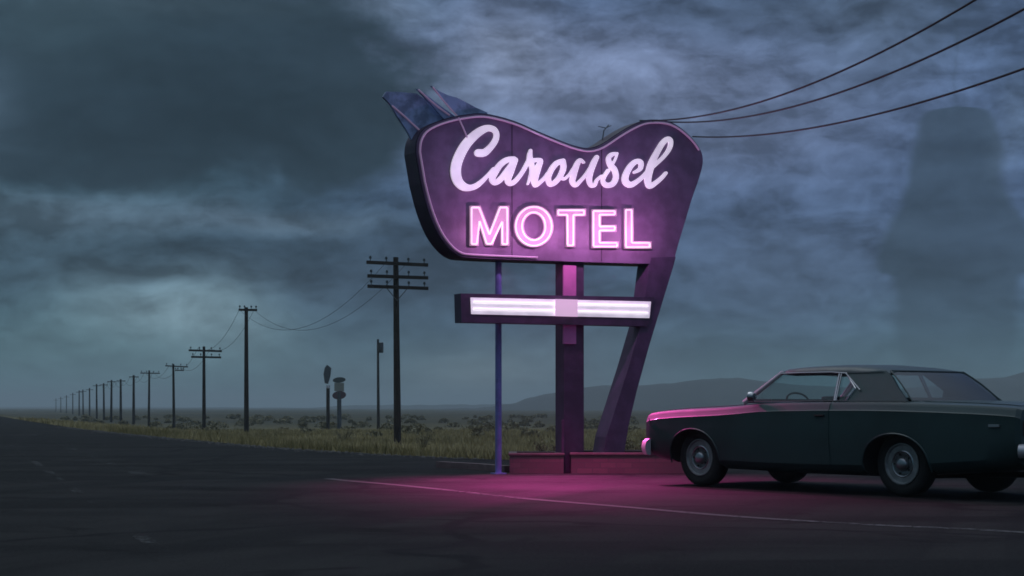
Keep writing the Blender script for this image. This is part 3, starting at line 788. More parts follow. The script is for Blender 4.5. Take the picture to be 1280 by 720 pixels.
# wires between the roadside poles: one thing per wire
def wire_pts(a, b, sag, n=14):
    return [a.lerp(b, k / n) - Vector((0, 0, sag * 4 * (k / n) * (1 - k / n))) for k in range(n + 1)]
def arm_pt(i, off):
    t, d, zt = pole_pos[i]; return Vector((t.location.x + off * math.cos(R(18)), t.location.y + off * math.sin(R(18)), zt - .15))
for off, lb_ in ((-.42, 'thin sagging power line strung on the road side of the pole tops'), (.45, 'thin sagging power line strung on the field side of the pole tops')):
    bm = bmesh.new()
    for i in range(8):
        a, b = arm_pt(i, off), arm_pt(i + 1, off)
        pts = wire_pts(a, b, (1.9 if i == 0 else .9), 16); pr = .006 + .00005 * a.y
        tube(bm, pts, pr, 4)
    o = bm_obj('power_line', bm, M['wire']); tag(o, lb_, 'power line', 'power lines between the roadside poles')

# three service wires from the top right of the photo down to the sign
def service(pix, d_end, label):
    # the wire hangs in a vertical plane from the sign top to a pole beside the camera
    u0, v0 = pix[0]; u1, v1 = pix[-1]; d0 = 23.6
    a = Vector(((u0 - CX) / FPX * d0, d0)); b = Vector(((u1 - CX) / FPX * d_end, d_end))
    us, ts, zs = [], [], []
    for u, v in pix:
        k = (u - CX) / FPX; e = b - a
        t = (k * a.y - a.x) / (e.x - k * e.y); d = a.y + e.y * t
        ts.append(t); zs.append(CAMH - (v - HY) / FPX * d)
    c3 = np.polyfit(ts, zs, 2)
    bm = bmesh.new(); pts = []
    for k in range(41):
        t = k / 40 * 1.35; pts.append((a.x + (b.x - a.x) * t, a.y + (b.y - a.y) * t, float(np.polyval(c3, t))))
    tube(bm, pts, .011, 6); o = bm_obj('service_wire', bm, M['wire'], smooth=True); tag(o, label, 'wire', 'service wires hanging down to the sign')
    return pts[-1]
e1 = service([(800, 152), (880, 141), (953, 127), (1033, 100), (1100, 67), (1160, 33), (1217, 0)], 15.0, 'topmost of the three dark wires running down to the sign')
e2 = service([(833, 153), (933, 143), (1020, 127), (1113, 93), (1200, 53), (1280, 10)], 14.2, 'middle of the three dark wires running down to the sign')
e3 = service([(866, 171.5), (920, 170), (1000, 160), (1100, 143), (1167, 127), (1280, 83)], 14.4, 'lowest of the three dark wires, reaching the right shoulder of the sign')
ex_ = (Vector(e1) + Vector(e2) + Vector(e3)) / 3

# ------------------------------------------------------------------ far billboard cluster in the field
def sgn(name, label, cat, u, d, build):
    x = (u - CX) / FPX * d; t = thing(name, label, cat, (x, d, ground_z(x, d))); build(t, d, d / FPX); return t
def zz(v, d, t): return CAMH - (v - HY) / FPX * d - t.location.z
def b1(t, d, s):
    bm = bmesh.new(); tube(bm, [(0, 0, -.2), (0, 0, zz(482, d, t))], .16, 8); bm_obj('post', bm, M['wood'], t)
    bm = bmesh.new(); c0 = zz(468, d, t)
    prism(bm, [(-4 * s, c0 - 11 * s), (-5.5 * s, c0), (-4 * s, c0 + 8 * s), (-1 * s, c0 + 12 * s), (4 * s, c0 + 8 * s), (3 * s, c0 - 2 * s), (0, c0 - 12 * s)], -.12, .12); bm_obj('sign_panel', bm, M['galv'], t)
    bm = bmesh.new(); lathe(bm, [(0, -.14), (.14, -.1), (.16, 0), (.14, .1), (0, .14)], (0, -.1, zz(484, d, t)), 'z', 8); bm_obj('lamp_globe', bm, M['lens_clear'], t)
sgn('leaf_shaped_sign', 'distant dark leaf-shaped sign on a post in the field', 'sign', 410, 150, b1)
def b2(t, d, s):
    bm = bmesh.new(); tube(bm, [(0, 0, -.2), (0, 0, zz(490, d, t))], .2, 8); bm_obj('post', bm, M['galv'], t)
    for (cv, rx, rz, m_) in ((475, 8, 3.4, 'slate'), (494, 8.5, 5.2, 'dark_red')):
        bm = bmesh.new(); c0 = zz(cv, d, t)
        prism(bm, [(rx * s * math.cos(a), c0 + rz * s * math.sin(a) + (.6 * s * math.cos(a))) for a in np.linspace(0, 2 * math.pi, 25)[:-1]], -.12, .12)
        bm_obj('sign_panel', bm, M[m_], t)
    bm = bmesh.new(); c0 = zz(484, d, t); box(bm, (-6 * s, -.1, c0 - 5 * s), (6 * s, .1, c0 + 5.5 * s), .02); bm_obj('sign_panel', bm, M['beige'], t)
M['dark_red'] = mat('dull_maroon_paint', (.13, .08, .09), .7); M['beige'] = mat('dull_beige_paint', (.30, .31, .27), .7); M['slate'] = mat('dull_slate_paint', (.09, .11, .11), .7)
sgn('stacked_sign', 'distant sign of stacked dark oval and pale panels on a post', 'sign', 424, 152, b2)

# ------------------------------------------------------------------ vegetation
def cards(n, pos, size, name, material, parent=None, tone=None):
    """n small leaf faces at pos (n,3) with random orientation"""
    v1 = rng.normal(size=(n, 3)); v1 /= np.linalg.norm(v1, axis=1)[:, None]
    v2 = np.cross(v1, rng.normal(size=(n, 3))); v2 /= np.linalg.norm(v2, axis=1)[:, None]
    s = size[:, None]
    V = np.stack([pos - v1 * s, pos + v2 * s * .5, pos + v1 * s, pos - v2 * s * .5], 1).reshape(-1, 3)
    me = bpy.data.meshes.new(name); me.vertices.add(4 * n); me.vertices.foreach_set('co', V.ravel())
    me.loops.add(4 * n); me.loops.foreach_set('vertex_index', np.arange(4 * n)); me.polygons.add(n)
    me.polygons.foreach_set('loop_start', np.arange(0, 4 * n, 4)); me.polygons.foreach_set('loop_total', np.full(n, 4))
    at_ = me.attributes.new('tone', 'FLOAT', 'FACE'); at_.data.foreach_set('value', (tone if tone is not None else rng.random(n)).astype(np.float32))
    me.update(); me.materials.append(material)
    return link(bpy.data.objects.new(name, me), parent)
# grass: tufts of blades
def in_field(x, d):
    ex = edge_d(x); return d > ex + .05 and (d < 45 or x + ROADK * d > 4.6)
P0, T0 = [], []
tufts = []
while len(tufts) < 26000:
    d = 24 + (130 - 24) * random.random() ** 1.9; half = d * .34 + 1
    x = random.uniform(-half, half * .9)
    if not in_field(x, d): continue
    if mnoise.noise(Vector((x * .25, d * .12, 2))) < -.35 and random.random() < .7: continue
    tufts.append((x, d))
tufts = np.array(tufts); nb = 6
tz = np.array([ground_z(x, d) for x, d in tufts])
bx = np.repeat(tufts[:, 0], nb) + rng.normal(0, .07, len(tufts) * nb); by = np.repeat(tufts[:, 1], nb) + rng.normal(0, .07, len(tufts) * nb); bz = np.repeat(tz, nb) - .02
dist = np.repeat(tufts[:, 1], nb)
hh = rng.uniform(.10, .30, len(bx)) * np.repeat(rng.uniform(.5, 1.3, len(tufts)), nb)
wd = .010 + .00035 * dist
ang = rng.uniform(0, math.pi, len(bx)); lx, ly = rng.normal(0, .28, (2, len(bx))) * hh
V = np.stack([np.stack([bx - np.cos(ang) * wd, by - np.sin(ang) * wd, bz], 1), np.stack([bx + np.cos(ang) * wd, by + np.sin(ang) * wd, bz], 1),
              np.stack([bx + lx, by + ly, bz + hh], 1)], 1).reshape(-1, 3)
n = len(bx); me = bpy.data.meshes.new('grass'); me.vertices.add(3 * n); me.vertices.foreach_set('co', V.ravel())
me.loops.add(3 * n); me.loops.foreach_set('vertex_index', np.arange(3 * n)); me.polygons.add(n)
me.polygons.foreach_set('loop_start', np.arange(0, 3 * n, 3)); me.polygons.foreach_set('loop_total', np.full(n, 3))
tone = np.repeat(np.clip(np.array([.5 + 1.2 * mnoise.noise(Vector((x * .12, d * .08, 9))) for x, d in tufts]) + rng.normal(0, .2, len(tufts)), 0, 1), nb)
a_ = me.attributes.new('tone', 'FLOAT', 'FACE'); a_.data.foreach_set('value', tone.astype(np.float32)); me.update(); me.materials.append(M['grass'])
go = link(bpy.data.objects.new('grass', me)); tag(go, 'dry olive grass growing along the far side of the road', 'grass', kind='stuff')
# gravel along the broken pavement edge
gv, gf = [], []
for k in range(5200):
    d = random.uniform(22.5, 75); pts_e = [(x, dd) for x, dd in edge if abs(dd - d) < 1.2]
    if not pts_e or random.random() > 26 / d: 
        continue
    ex, ed = random.choice(pts_e); x = ex + random.gauss(0, .25); y = ed + random.gauss(-.15, .4)
    r0 = random.uniform(.008, .028) ; z = .003 if y < edge_d(x) else ground_z(x, y)
    b0 = len(gv)
    for q in ((1, 0, .2), (0, 1, .2), (-1, 0, .2), (0, -1, .2), (0, 0, .9)):
        gv.append((x + q[0] * r0 * random.uniform(.7, 1.2), y + q[1] * r0 * random.uniform(.7, 1.2), z + q[2] * r0))
    gf += [(b0, b0 + 1, b0 + 4), (b0 + 1, b0 + 2, b0 + 4), (b0 + 2, b0 + 3, b0 + 4), (b0 + 3, b0, b0 + 4)]
gr_ = mesh_obj('gravel', gv, gf, mat('gravel_stone', (.14, .13, .12), .9, 0, .4, 3)); tag(gr_, 'loose gravel scattered along the broken pavement edge', 'gravel', kind='stuff')
# sagebrush band
pp_, ss_, tt_ = [], [], []
for k in range(330):
    d = random.uniform(85, 330); x = random.uniform(-.31 * d, .33 * d)
    if x + ROADK * d < 16: continue
    g0 = ground_z(x, d); hgt = random.uniform(.18, .45) * (1 + d / 400); wid = hgt * random.uniform(.8, 2.2); n = 130
    th = rng.uniform(0, 2 * math.pi, n); rr = np.sqrt(rng.random(n)); zz_ = rng.random(n) ** .8
    env = np.sqrt(np.clip(1 - zz_ ** 2, 0, 1)) * .9 + .15
    pp_.append(np.stack([x + wid * rr * env * np.cos(th), d + wid * rr * env * np.sin(th), g0 + hgt * zz_], 1)); ss_.append(rng.uniform(.05, .12, n) * (1 + d / 250)); tt_.append(np.clip(rng.normal(.4, .25, n) + (zz_ - .5) * .4, 0, 1))
pp_, ss_, tt_ = np.concatenate(pp_), np.concatenate(ss_), np.concatenate(tt_)
so = cards(len(pp_), pp_, ss_, 'sagebrush', M['scrub'], None, tt_); tag(so, 'band of dark sagebrush scrub across the far field', 'scrub', kind='stuff')
# individual shrubs
def shrub(u, d, wid, hgt, label, seed=0):
    x = (u - CX) / FPX * d; g0 = max(ground_z(x, d), -.7); t = thing('shrub', label, 'shrub', (x, d, g0), 0, 'low shrubs round the sign')
    bm = bmesh.new(); tips = []
    for k in range(9):
        a = random.uniform(0, 6.28); l = random.uniform(.5, .95)
        tip = Vector((math.cos(a) * wid * .45 * l, math.sin(a) * wid * .45 * l, hgt * l)); tube(bm, [(0, 0, -.05), tip * .5 + Vector((0, 0, .03)), tip], [.012, .008, .004], 5); tips.append(tip)
    bm_obj('stem', bm, M['twig'], t)
    n = 900; ti = np.array([tuple(p) for p in tips]); c = ti[rng.integers(0, len(ti), n)] * rng.uniform(.45, 1.0, n)[:, None]
    pos = c + rng.normal(0, 1, (n, 3)) * np.array([wid * .10, wid * .10, hgt * .10]); pos[:, 2] = np.abs(pos[:, 2])
    cards(n, pos, rng.uniform(.012, .03, n), 'foliage', M['scrub'], t, np.clip(rng.normal(.45, .25, n) + .3 * (pos[:, 2] / hgt - .5), 0, 1)); return t
shrub(686, 25.6, .50, .42, 'dark low shrub just left of the sign column')
shrub(748, 25.8, .55, .46, 'dark shrub at the foot of the slanted sign leg')
shrub(795, 26.5, .60, .5, 'low shrub right of the slanted leg, before the car nose')
shrub(528, 60, 1.1, .8, 'lone bush in the field right of the nearest utility pole')
shrub(430, 72, 1.1, .7, 'lone bush in the field left of the nearest utility pole')

# ------------------------------------------------------------------ car
CO = Vector((3.5757, 18.1726, 0)); CROT = R(128.8)
car = thing('parked_car', 'dark blue-green two-door hardtop car parked beside the motel sign', 'car', CO, CROT)
# stations: x, half width scale, top z at the fender line, centre crown, bottom z
ST = [(2.205, .80, .775, .000, .40), (2.185, .855, .800, .006, .34), (2.12, .875, .822, .014, .30), (1.95, .885, .842, .024, .27), (1.7, .892, .858, .03, .24), (1.4, .900, .870, .034, .22), (1.0, .905, .886, .036, .20),
      (.68, .908, .905, .034, .195), (.4, .91, .925, .02, .19), (0, .912, .935, .0, .19), (-.5, .914, .940, .0, .19), (-.9, .916, .942, .0, .195),
      (-1.2, .918, .940, .0, .20), (-1.5, .918, .935, .018, .21), (-1.9, .912, .925, .022, .24), (-2.3, .900, .912, .020, .27), (-2.6, .885, .898, .014, .30), (-2.76, .870, .885, .008, .33), (-2.80, .84, .868, .0, .37)]
def station(x):
    for a, b in zip(ST, ST[1:]):
        if b[0] <= x <= a[0]:
            t = (a[0] - x) / (a[0] - b[0]); return tuple(a[i] + (b[i] - a[i]) * t for i in range(5))
    return ST[0] if x > 0 else ST[-1]
def section(x):
    _, w_, zt, cr, zb_ = station(x)
    k = w_ / .91; cz = zt - .085         # crease height
    # (y, z) from bottom centre outward and up to the top centre
    return [(0, zb_), (.55 * k, zb_), (.74 * k, zb_ + .012), (.825 * k, zb_ + .05), (.872 * k, zb_ + .11), (.900 * k, (zb_ + .11) * .6 + cz * .4), (.905 * k, (zb_ + .11) * .25 + cz * .75 - .01),
            (.903 * k, cz - .03), (.905 * k, cz - .004), (.893 * k, cz + .010), (.884 * k, cz + .045), (.862 * k, zt - .010), (.81 * k, zt), (.70 * k, zt + cr * .25 + .003), (.45 * k, zt + cr * .7), (.2 * k, zt + cr * .95), (0, zt + cr)]
bm = bmesh.new(); rings = []
xs_ = sorted({s[0] for s in ST} | set(np.arange(-2.7, 2.1, .1).round(3)), reverse=True)
for x in xs_:
    sec = section(x); ring = [(x, y, z) for y, z in sec] + [(x, -y, z) for y, z in sec[-2:0:-1]]
    rings.append([bm.verts.new(p) for p in ring])
n = len(rings[0])
for A_, B_ in zip(rings, rings[1:]):
    for k in range(n): bm.faces.new((A_[k], A_[(k + 1) % n], B_[(k + 1) % n], B_[k]))
bm.faces.new(rings[0][::-1]); bm.faces.new(rings[-1])
body = bm_obj('body', bm, [M['carpaint'], M['black']], car, smooth=True, sharp=28)
# wheel openings cut with a rounded, slightly flattened arch
bm = bmesh.new()
for wx, top_, half in ((1.4, .645, .40), (-1.4, .625, .41)):
    for s_ in (-1, 1):
        pts = [(wx - half, .05)] + [(wx - half * math.cos(a) ** 1 if True else 0, .26 + (top_ - .26) * math.sin(a) ** .8) for a in np.linspace(0.001, math.pi - .001, 22)] + [(wx + half, .05)]
        y0, y1 = sorted((s_ * .60, s_ * 1.1))
        prism(bm, pts, y0, y1)
cut = bm_obj('cut', bm, [M['carpaint'], M['black']], None)
for p in cut.data.polygons: p.material_index = 1
md = body.modifiers.new('b', 'BOOLEAN'); md.operation = 'DIFFERENCE'; md.object = cut; md.solver = 'EXACT'
cut.parent = car
dg = bpy.context.evaluated_depsgraph_get(); nm = bpy.data.meshes.new_from_object(body.evaluated_get(dg)); body.modifiers.clear(); body.data = nm
bpy.data.objects.remove(cut)
nm.polygons.foreach_set('use_smooth', [True] * len(nm.polygons)); nm.set_sharp_from_angle(angle=R(28))
# arch lips
def arch_lip(wx, top_, half, s_):
    bm = bmesh.new(); pts = []
    for a in np.linspace(0.0, math.pi, 24):
        x = wx - half * math.cos(a); z = .26 + (top_ - .26) * max(math.sin(a), 0) ** .8
        sec = section(x); zz2 = [q[1] for q in sec[3:9]]; yy2 = [q[0] for q in sec[3:9]]
        pts.append((x, s_ * (float(np.interp(z, zz2, yy2)) + .002), z))
    tube(bm, pts, .009, 6); bm_obj('arch_trim', bm, M['carpaint'], body, smooth=True)
for s_ in (-1, 1): arch_lip(1.4, .645, .40, s_); arch_lip(-1.4, .625, .41, s_)

# door, hood and boot-lid skins lie just proud of the body
def skin(name, x0, x1, idx, s_, off, material, parent, nx=16):
    bm = bmesh.new(); rows = []
    for x in np.linspace(x0, x1, nx):
        sec = section(float(x)); row = []
        for k in idx:
            p0, p1, p2 = sec[max(k - 1, 0)], sec[k], sec[min(k + 1, len(sec) - 1)]
            t = Vector((p2[0] - p0[0], p2[1] - p0[1])); nn_ = Vector((t.y, -t.x)).normalized()
            row.append(bm.verts.new((float(x), s_ * (p1[0] + nn_.x * off), p1[1] + nn_.y * off)))
        rows.append(row)
    for A_, B_ in zip(rows, rows[1:]):
        for k in range(len(A_) - 1): bm.faces.new((A_[k], A_[k + 1], B_[k + 1], B_[k]))
    r_ = bmesh.ops.extrude_face_region(bm, geom=list(bm.faces))
    for e in r_['geom']:
        if isinstance(e, bmesh.types.BMVert): e.co.y -= s_ * off * .9
    return bm_obj(name, bm, material, parent, smooth=True, sharp=28)
def handle_on(door, x, z, s_):
    bm = bmesh.new(); y = s_ * .925
    tube(bm, [(x + .07, y - s_ * .035, z), (x + .06, y, z), (x - .05, y, z), (x - .06, y - s_ * .035, z)], .011, 6)
    box(bm, (x - .085, min(y - s_ * .04, y - s_ * .02), z - .018), (x + .085, max(y - s_ * .04, y - s_ * .02), z + .014), .004)
    bm_obj('handle', bm, M['black'], door, smooth=True)
for s_ in (1, -1):
    dr = skin('door', .62, -.58, range(4, 12), s_, .005, M['carpaint'], car, 20); handle_on(dr, -.47, .80, s_)
def top_skin(name, x0, x1, nx):
    bm = bmesh.new(); rows = []
    for x in np.linspace(x0, x1, nx):
        sec = section(float(x))[13:]; full = [(y, z) for y, z in sec] + [(-y, z) for y, z in sec[-2::-1]]
        rows.append([bm.verts.new((float(x), y, z + .006)) for y, z in full])
    for A_, B_ in zip(rows, rows[1:]):
        for k in range(len(A_) - 1): bm.faces.new((A_[k], A_[k + 1], B_[k + 1], B_[k]))
    r_ = bmesh.ops.extrude_face_region(bm, geom=list(bm.faces))
    for e in r_['geom']:
        if isinstance(e, bmesh.types.BMVert): e.co.z -= .005
    return bm_obj(name, bm, M['carpaint'], car, smooth=True, sharp=40)
top_skin('hood', 2.14, .78, 16); top_skin('trunk_lid', -1.62, -2.7, 12)

# greenhouse
def quad_shell(name, corners, thick, material, parent, nrm=None, sub=1):
    """solid panel from a planar-ish polygon"""
    bm = bmesh.new(); P_ = [Vector(c) for c in corners]
    if nrm is None:
        nrm = Vector((0, 0, 0))
        for i in range(len(P_)): nrm += P_[i].cross(P_[(i + 1) % len(P_)])
        nrm.normalize()
    a = [bm.verts.new(p) for p in P_]; b = [bm.verts.new(p - nrm * thick) for p in P_]; m_ = len(P_)
    bm.faces.new(a); bm.faces.new(b[::-1])
    for i in range(m_): bm.faces.new((a[i], b[i], b[(i + 1) % m_], a[(i + 1) % m_]))
    return bm_obj(name, bm, material, parent)
def rail_y(z): return .80 - (z - .94) / (1.27 - .94) * .17       # tumblehome
def sp_(x, z, s_, o=0.0): return (x, s_ * (rail_y(z) + o), z)
roof_st = [(.30, 1.262, .010), (.25, 1.290, .016), (.05, 1.306, .022), (-.3, 1.312, .026), (-.65, 1.306, .024), (-.9, 1.290, .018), (-1.06, 1.268, .012), (-1.15, 1.246, .006)]
bm = bmesh.new(); rows = []
for x, z, cr in roof_st:
    sec = [(.655, 1.238), (.648, 1.256), (.625, z - .016), (.58, z), (.4, z + cr * .6), (.2, z + cr * .92), (0, z + cr)]
    if x > .28 or x < -1.1: sec[0] = (.645, z - .03); sec[1] = (.64, z - .022); sec[2] = (.62, z - .012)
    inner = [(.60, sec[0][1] + .004), (.4, z - .04), (0, z - .03)]
    full = sec + [(-y, q) for y, q in sec[-2::-1]] + [(-y, q) for y, q in inner] + [(y, q) for y, q in inner[-2::-1]]
    rows.append([bm.verts.new((x, y, q)) for y, q in full])
m_ = len(rows[0])
for A_, B_ in zip(rows, rows[1:]):
    for k in range(m_): bm.faces.new((A_[k], A_[(k + 1) % m_], B_[(k + 1) % m_], B_[k]))
bm.faces.new(rows[0]); bm.faces.new(rows[-1][::-1])
bm_obj('roof', bm, M['vinyl'], car, smooth=True, sharp=40)
cowl_x = .72
for s_ in (1, -1):
    # C pillar
    q = [sp_(-.60, 1.245, s_), sp_(-1.10, 1.255, s_), sp_(-1.19, 1.20, s_), sp_(-1.33, 1.07, s_), sp_(-1.50, .937, s_), sp_(-.72, .937, s_), sp_(-.80, 1.075, s_)]
    quad_shell('rear_pillar', q, .04, M['vinyl'], car, nrm=Vector((0, s_, .4)).normalized())
    bm = bmesh.new(); tube(bm, [sp_(.72, .935, s_, -.03), sp_(.50, 1.09, s_, -.005), sp_(.28, 1.262, s_, .0)], [.028, .025, .022], 8); bm_obj('windshield_pillar', bm, M['bumper'], car, smooth=True)
    bm = bmesh.new(); tube(bm, [sp_(.30, 1.245, s_, .012), sp_(0, 1.25, s_, .014), sp_(-.4, 1.25, s_, .014), sp_(-.60, 1.236, s_, .012), sp_(-.70, 1.17, s_, .012), sp_(-.86, 1.06, s_, .012)], .009, 6); bm_obj('drip_rail', bm, M['chrome'], car, smooth=True)
    bm = bmesh.new(); tube(bm, [sp_(.60, .945, s_, .02), sp_(-.5, .952, s_, .02), sp_(-1.5, .948, s_, .02)], .006, 6); bm_obj('belt_moulding', bm, M['carpaint'], car, smooth=True)
    # side glass with its bright frame
    sg = [sp_(.56, .95, s_, -.012), sp_(.31, 1.236, s_, -.012), sp_(-.50, 1.24, s_, -.012), sp_(-.56, .95, s_, -.012)]
    gl = quad_shell('side_window', sg, .005, M['glass'], car, nrm=Vector((0, s_, .4)).normalized())
    bm = bmesh.new(); tube(bm, [sp_(-.565, .95, s_, .004), sp_(-.51, 1.238, s_, .004)], .012, 6); bm_obj('window_frame', bm, M['chrome'], gl, smooth=True)
    qg = [sp_(-.58, .95, s_, -.012), sp_(-.535, 1.238, s_, -.012), sp_(-.60, 1.238, s_, -.012), sp_(-.80, 1.075, s_, -.012), sp_(-.72, .95, s_, -.012)]
    gq = quad_shell('quarter_window', qg, .005, M['glass'], car, nrm=Vector((0, s_, .4)).normalized())
    bm = bmesh.new(); tube(bm, [sp_(-.585, .95, s_, .006), sp_(-.54, 1.238, s_, .006), sp_(-.60, 1.236, s_, .006), sp_(-.79, 1.075, s_, .006), sp_(-.715, .95, s_, .006)], .009, 6); bm_obj('window_frame', bm, M['chrome'], gq, smooth=True)
# windshield and backlight, gently curved
def curved_glass(name, lowx, lowz, topx, topz, lw, tw, bulge, material):
    bm = bmesh.new(); rows = []
    for k in range(5):
        t = k / 4; row = []
        for i in range(13):
            s2 = -1 + 2 * i / 12; y = (lw + (tw - lw) * t) * s2; x = lowx + (topx - lowx) * t + bulge * (1 - s2 * s2); z = lowz + (topz - lowz) * t + .02 * math.sin(t * math.pi)
            row.append(bm.verts.new((x, y, z)))
        rows.append(row)
    for A_, B_ in zip(rows, rows[1:]):
        for k in range(12): bm.faces.new((A_[k], A_[k + 1], B_[k + 1], B_[k]))
    return bm_obj(name, bm, material, car, smooth=True), rows
g1, _ = curved_glass('windshield', .70, .935, .285, 1.262, .755, .62, .05, M['glass'])
g2, _ = curved_glass('rear_window', -1.50, .94, -1.125, 1.25, .735, .60, -.05, M['rearglass'])
def glass_frame(g_, lowx, lowz, topx, topz, lw, tw, bulge, material, r=.011):
    pts = []
    f2 = lambda t, s2: (lowx + (topx - lowx) * t + bulge * (1 - s2 * s2), (lw + (tw - lw) * t) * s2, lowz + (topz - lowz) * t + .02 * math.sin(t * math.pi) + .004)
    for i in range(13): pts.append(f2(0, -1 + 2 * i / 12))
    for k in range(1, 5): pts.append(f2(k / 4, 1))
    for i in range(1, 13): pts.append(f2(1, 1 - 2 * i / 12))
    for k in range(1, 4): pts.append(f2(1 - k / 4, -1))
    bm = bmesh.new(); tube(bm, pts, r, 6, cyc=True); bm_obj('window_frame', bm, material, g_, smooth=True)
glass_frame(g1, .70, .935, .285, 1.262, .755, .62, .05, M['dullchrome'])
glass_frame(g2, -1.50, .94, -1.125, 1.25, .735, .60, -.05, M['vinyl'], .008)
# cabin: dark tub over the body top, seats, steering wheel
bm = bmesh.new()
q = [(.70, .735), (-1.46, .735), (-1.46, -.735), (.70, -.735)]
zq = [.947, .9475, .9475, .947]
vs = [bm.verts.new((x, y, z)) for (x, y), z in zip(q, zq)]; bm.faces.new(vs)
bm_obj('cabin_floor', bm, M['interior'], car)
for x in (-.28, -1.12):
    bm = bmesh.new(); box(bm, (x - .06, -.6, .95), (x + .07, .6, 1.0 if x > -1 else .985), .025); bm_obj('seat_back', bm, M['interior'], car, smooth=True)
bm = bmesh.new(); box(bm, (.40, -.68, .95), (.66, .68, .975), .01); bm_obj('dashboard', bm, M['interior'], car)
bm = bmesh.new(); tube(bm, [(.33 + .03 * math.sin(a), .35 + .17 * math.cos(a), .965 + .075 * math.sin(a)) for a in np.linspace(0, math.pi, 14)], .011, 6); bm_obj('steering_wheel', bm, M['black'], car, smooth=True)
# side mirror on the door
for s_ in (1,):
    bm = bmesh.new(); lathe(bm, [(0, -.045), (.035, -.04), (.052, -.015), (.055, .02), (.045, .03), (0, .032)], (.50, .89, 1.0), 'x', 14)
    tube(bm, [(.50, .86, .945), (.50, .885, .98)], .010, 6); bm_obj('side_mirror', bm, M['chrome'], car, smooth=True)
# bumpers
def bumper(xc, zc, sgn_, hgt=.13):
    bm = bmesh.new(); path = []
    for s2 in np.linspace(-1, 1, 25):
        a = abs(s2); x = xc + sgn_ * (.07 - .02 * a * a) - sgn_ * (.09 * sstep(a, .93, 1.0)); y = (.87 if sgn_ > 0 else .82) * (s2 if a < .93 else math.copysign(.93 + (a - .93) * .35, s2)) / .955
        path.append((x, y))
    rows = []
    prof = [(0, -hgt / 2), (.035, -hgt / 2 + .01), (.055, -hgt * .2), (.06, 0.01), (.045, hgt * .35), (.01, hgt / 2), (-.01, hgt / 2 - .01), (-.01, -hgt / 2 + .01)]
    for i, (x, y) in enumerate(path):
        a0_, a1_ = path[max(i - 1, 0)], path[min(i + 1, len(path) - 1)]; t = Vector((a1_[0] - a0_[0], a1_[1] - a0_[1])).normalized(); nn_ = Vector((t.y, -t.x))
        if nn_.x * sgn_ < 0 and abs(nn_.x) > abs(nn_.y): nn_ = -nn_
        elif abs(nn_.y) >= abs(nn_.x) and nn_.y * y < 0: nn_ = -nn_
        rows.append([bm.verts.new((x + nn_.x * o, y + nn_.y * o, zc + z)) for o, z in prof])
    for A_, B_ in zip(rows, rows[1:]):
        for k in range(8): bm.faces.new((A_[k], A_[(k + 1) % 8], B_[(k + 1) % 8], B_[k]))
    bm.faces.new(rows[0]); bm.faces.new(rows[-1][::-1])
    return bm_obj('bumper', bm, M['bumper'], car, smooth=True, sharp=50)
fb = bumper(2.14, .43, 1, .19); rb_ = bumper(-2.82, .48, -1, .13)
fb['label'] = 'chrome front bumper wrapping the nose'
# headlamps, grille, tail lamps, markers
for y in (.66, .46, -.46, -.66):
    bm = bmesh.new(); lathe(bm, [(.085, -.02), (.092, .02), (.085, .028), (.078, .02)], (2.2, y, .66), 'x', 20); hb = bm_obj('headlight', bm, M['chrome'], car, smooth=True)
    bm = bmesh.new(); lathe(bm, [(.077, .0), (.06, .02), (.03, .03), (0, .032)], (2.2, y, .66), 'x', 20); bm_obj('lens', bm, M['lens_clear'], hb, smooth=True)
bm = bmesh.new()
for z in np.arange(.56, .76, .028): box(bm, (2.20, -.36, z), (2.222, .36, z + .010))
bm_obj('grille', bm, M['dullchrome'], car)
for s_ in (1, -1):
    bm = bmesh.new(); box(bm, (-2.825, min(s_ * .42, s_ * .78), .62), (-2.795, max(s_ * .42, s_ * .78), .76), .01); bm_obj('tail_light', bm, M['lens_red'], car)
    bm = bmesh.new(); box(bm, (-2.62, min(s_ * .885, s_ * .905), .70), (-2.50, max(s_ * .885, s_ * .905), .725), .003); bm_obj('side_marker', bm, M['dullchrome'], car)
    bm = bmesh.new(); tube(bm, [(2.10, s_ * (.878), .38 + .30), (2.10, s_ * .882, .76)], .006, 5); bm_obj('fender_trim', bm, M['dullchrome'], car)
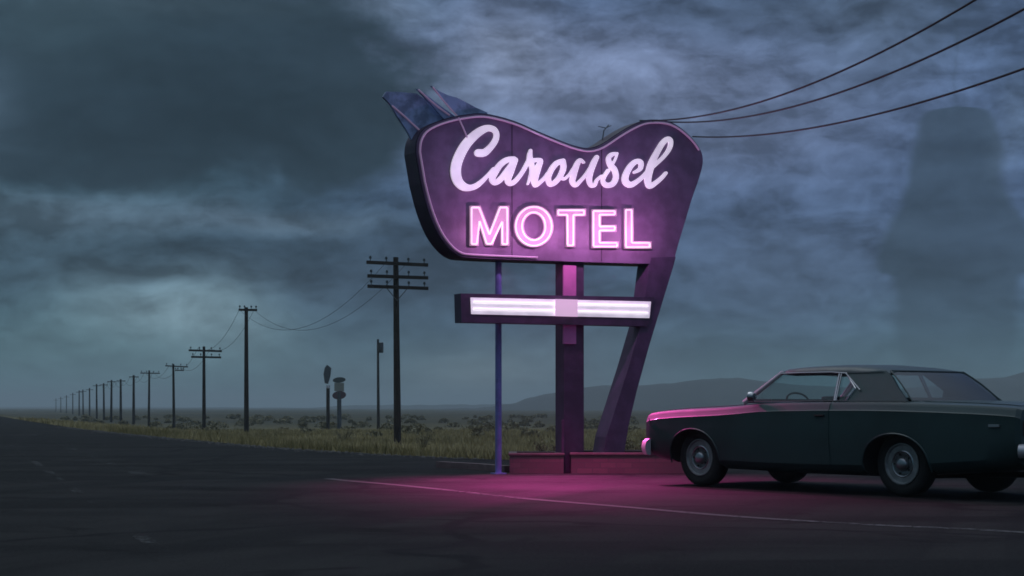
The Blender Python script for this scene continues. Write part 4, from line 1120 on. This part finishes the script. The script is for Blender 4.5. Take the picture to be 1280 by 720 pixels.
# wheels
def wheel(x, s_):
    t = thing('x', None, None); bpy.data.objects.remove(t)
    c = (x, s_ * .79, .325); o = s_
    bm = bmesh.new(); P_ = [(.215, -.09), (.25, -.105), (.295, -.10), (.32, -.07), (.325, 0), (.32, .06), (.297, .088), (.25, .093), (.205, .075), (.205, -.09), ]
    lathe(bm, [(r, -.10 * o + (d_ - .0) * o) for r, d_ in P_], c, 'y', 40); wh = bm_obj('wheel', bm, M['rubber'], car, smooth=True, sharp=50)
    bm = bmesh.new(); lathe(bm, [(.204, -.03 * o), (.206, -.012 * o), (.196, -.010 * o), (.186, -.028 * o), (.150, -.055 * o), (.130, -.05 * o), (.118, -.03 * o), (.10, -.03 * o), (0, -.03 * o)], c, 'y', 40); rm = bm_obj('rim', bm, M['steelwheel'], wh, smooth=True, sharp=30)
    bm = bmesh.new(); lathe(bm, [(.155, -.052 * o), (.150, -.036 * o), (.125, -.026 * o), (.118, -.030 * o)], c, 'y', 40); bm_obj('trim_ring', bm, M['chrome'], wh, smooth=True, sharp=50)
    bm = bmesh.new(); lathe(bm, [(.072, -.028 * o), (.068, -.008 * o), (.045, .006 * o), (.02, .010 * o), (0, .011 * o)], c, 'y', 28); bm_obj('hubcap', bm, M['dullchrome'], wh, smooth=True, sharp=50)
    for k in range(5):
        bm = bmesh.new(); a = k * math.pi / 2.5; lathe(bm, [(.012, -.034 * o), (.012, -.026 * o), (0, -.0255 * o)], (x + .098 * math.cos(a), c[1], c[2] + .098 * math.sin(a)), 'y', 8)
        bm_obj('bolt', bm, M['black'], wh)
for x in (1.4, -1.4):
    for s_ in (1, -1): wheel(x, s_)
bm = bmesh.new(); tube(bm, [(-1.4, -.6, .30), (-1.4, .6, .30)], .05, 8); tube(bm, [(1.4, -.6, .28), (1.4, .6, .28)], .035, 8); tube(bm, [(.9, -.3, .17), (-1.0, -.3, .17), (-2.7, -.35, .24)], .03, 8); bm_obj('underbody', bm, M['black'], car)

# ------------------------------------------------------------------ haze
m = bpy.data.materials.new('haze_air'); m.use_nodes = True
T = NT(m.node_tree); T.n.remove(T.n['Principled BSDF']); pv = T.new('ShaderNodeVolumePrincipled')
pv.inputs['Color'].default_value = (.84, .97, 1, 1); pv.inputs['Density'].default_value = .00042; pv.inputs['Anisotropy'].default_value = 0.0
T.l.new(pv.outputs[0], T.n['Material Output'].inputs['Volume'])
bm = bmesh.new(); box(bm, (-6500, -60, -3.5), (6500, 7200, 42)); hz = bm_obj('haze', bm, m); tag(hz, 'thin blue-grey dusk haze over the plain', 'haze', kind='stuff')
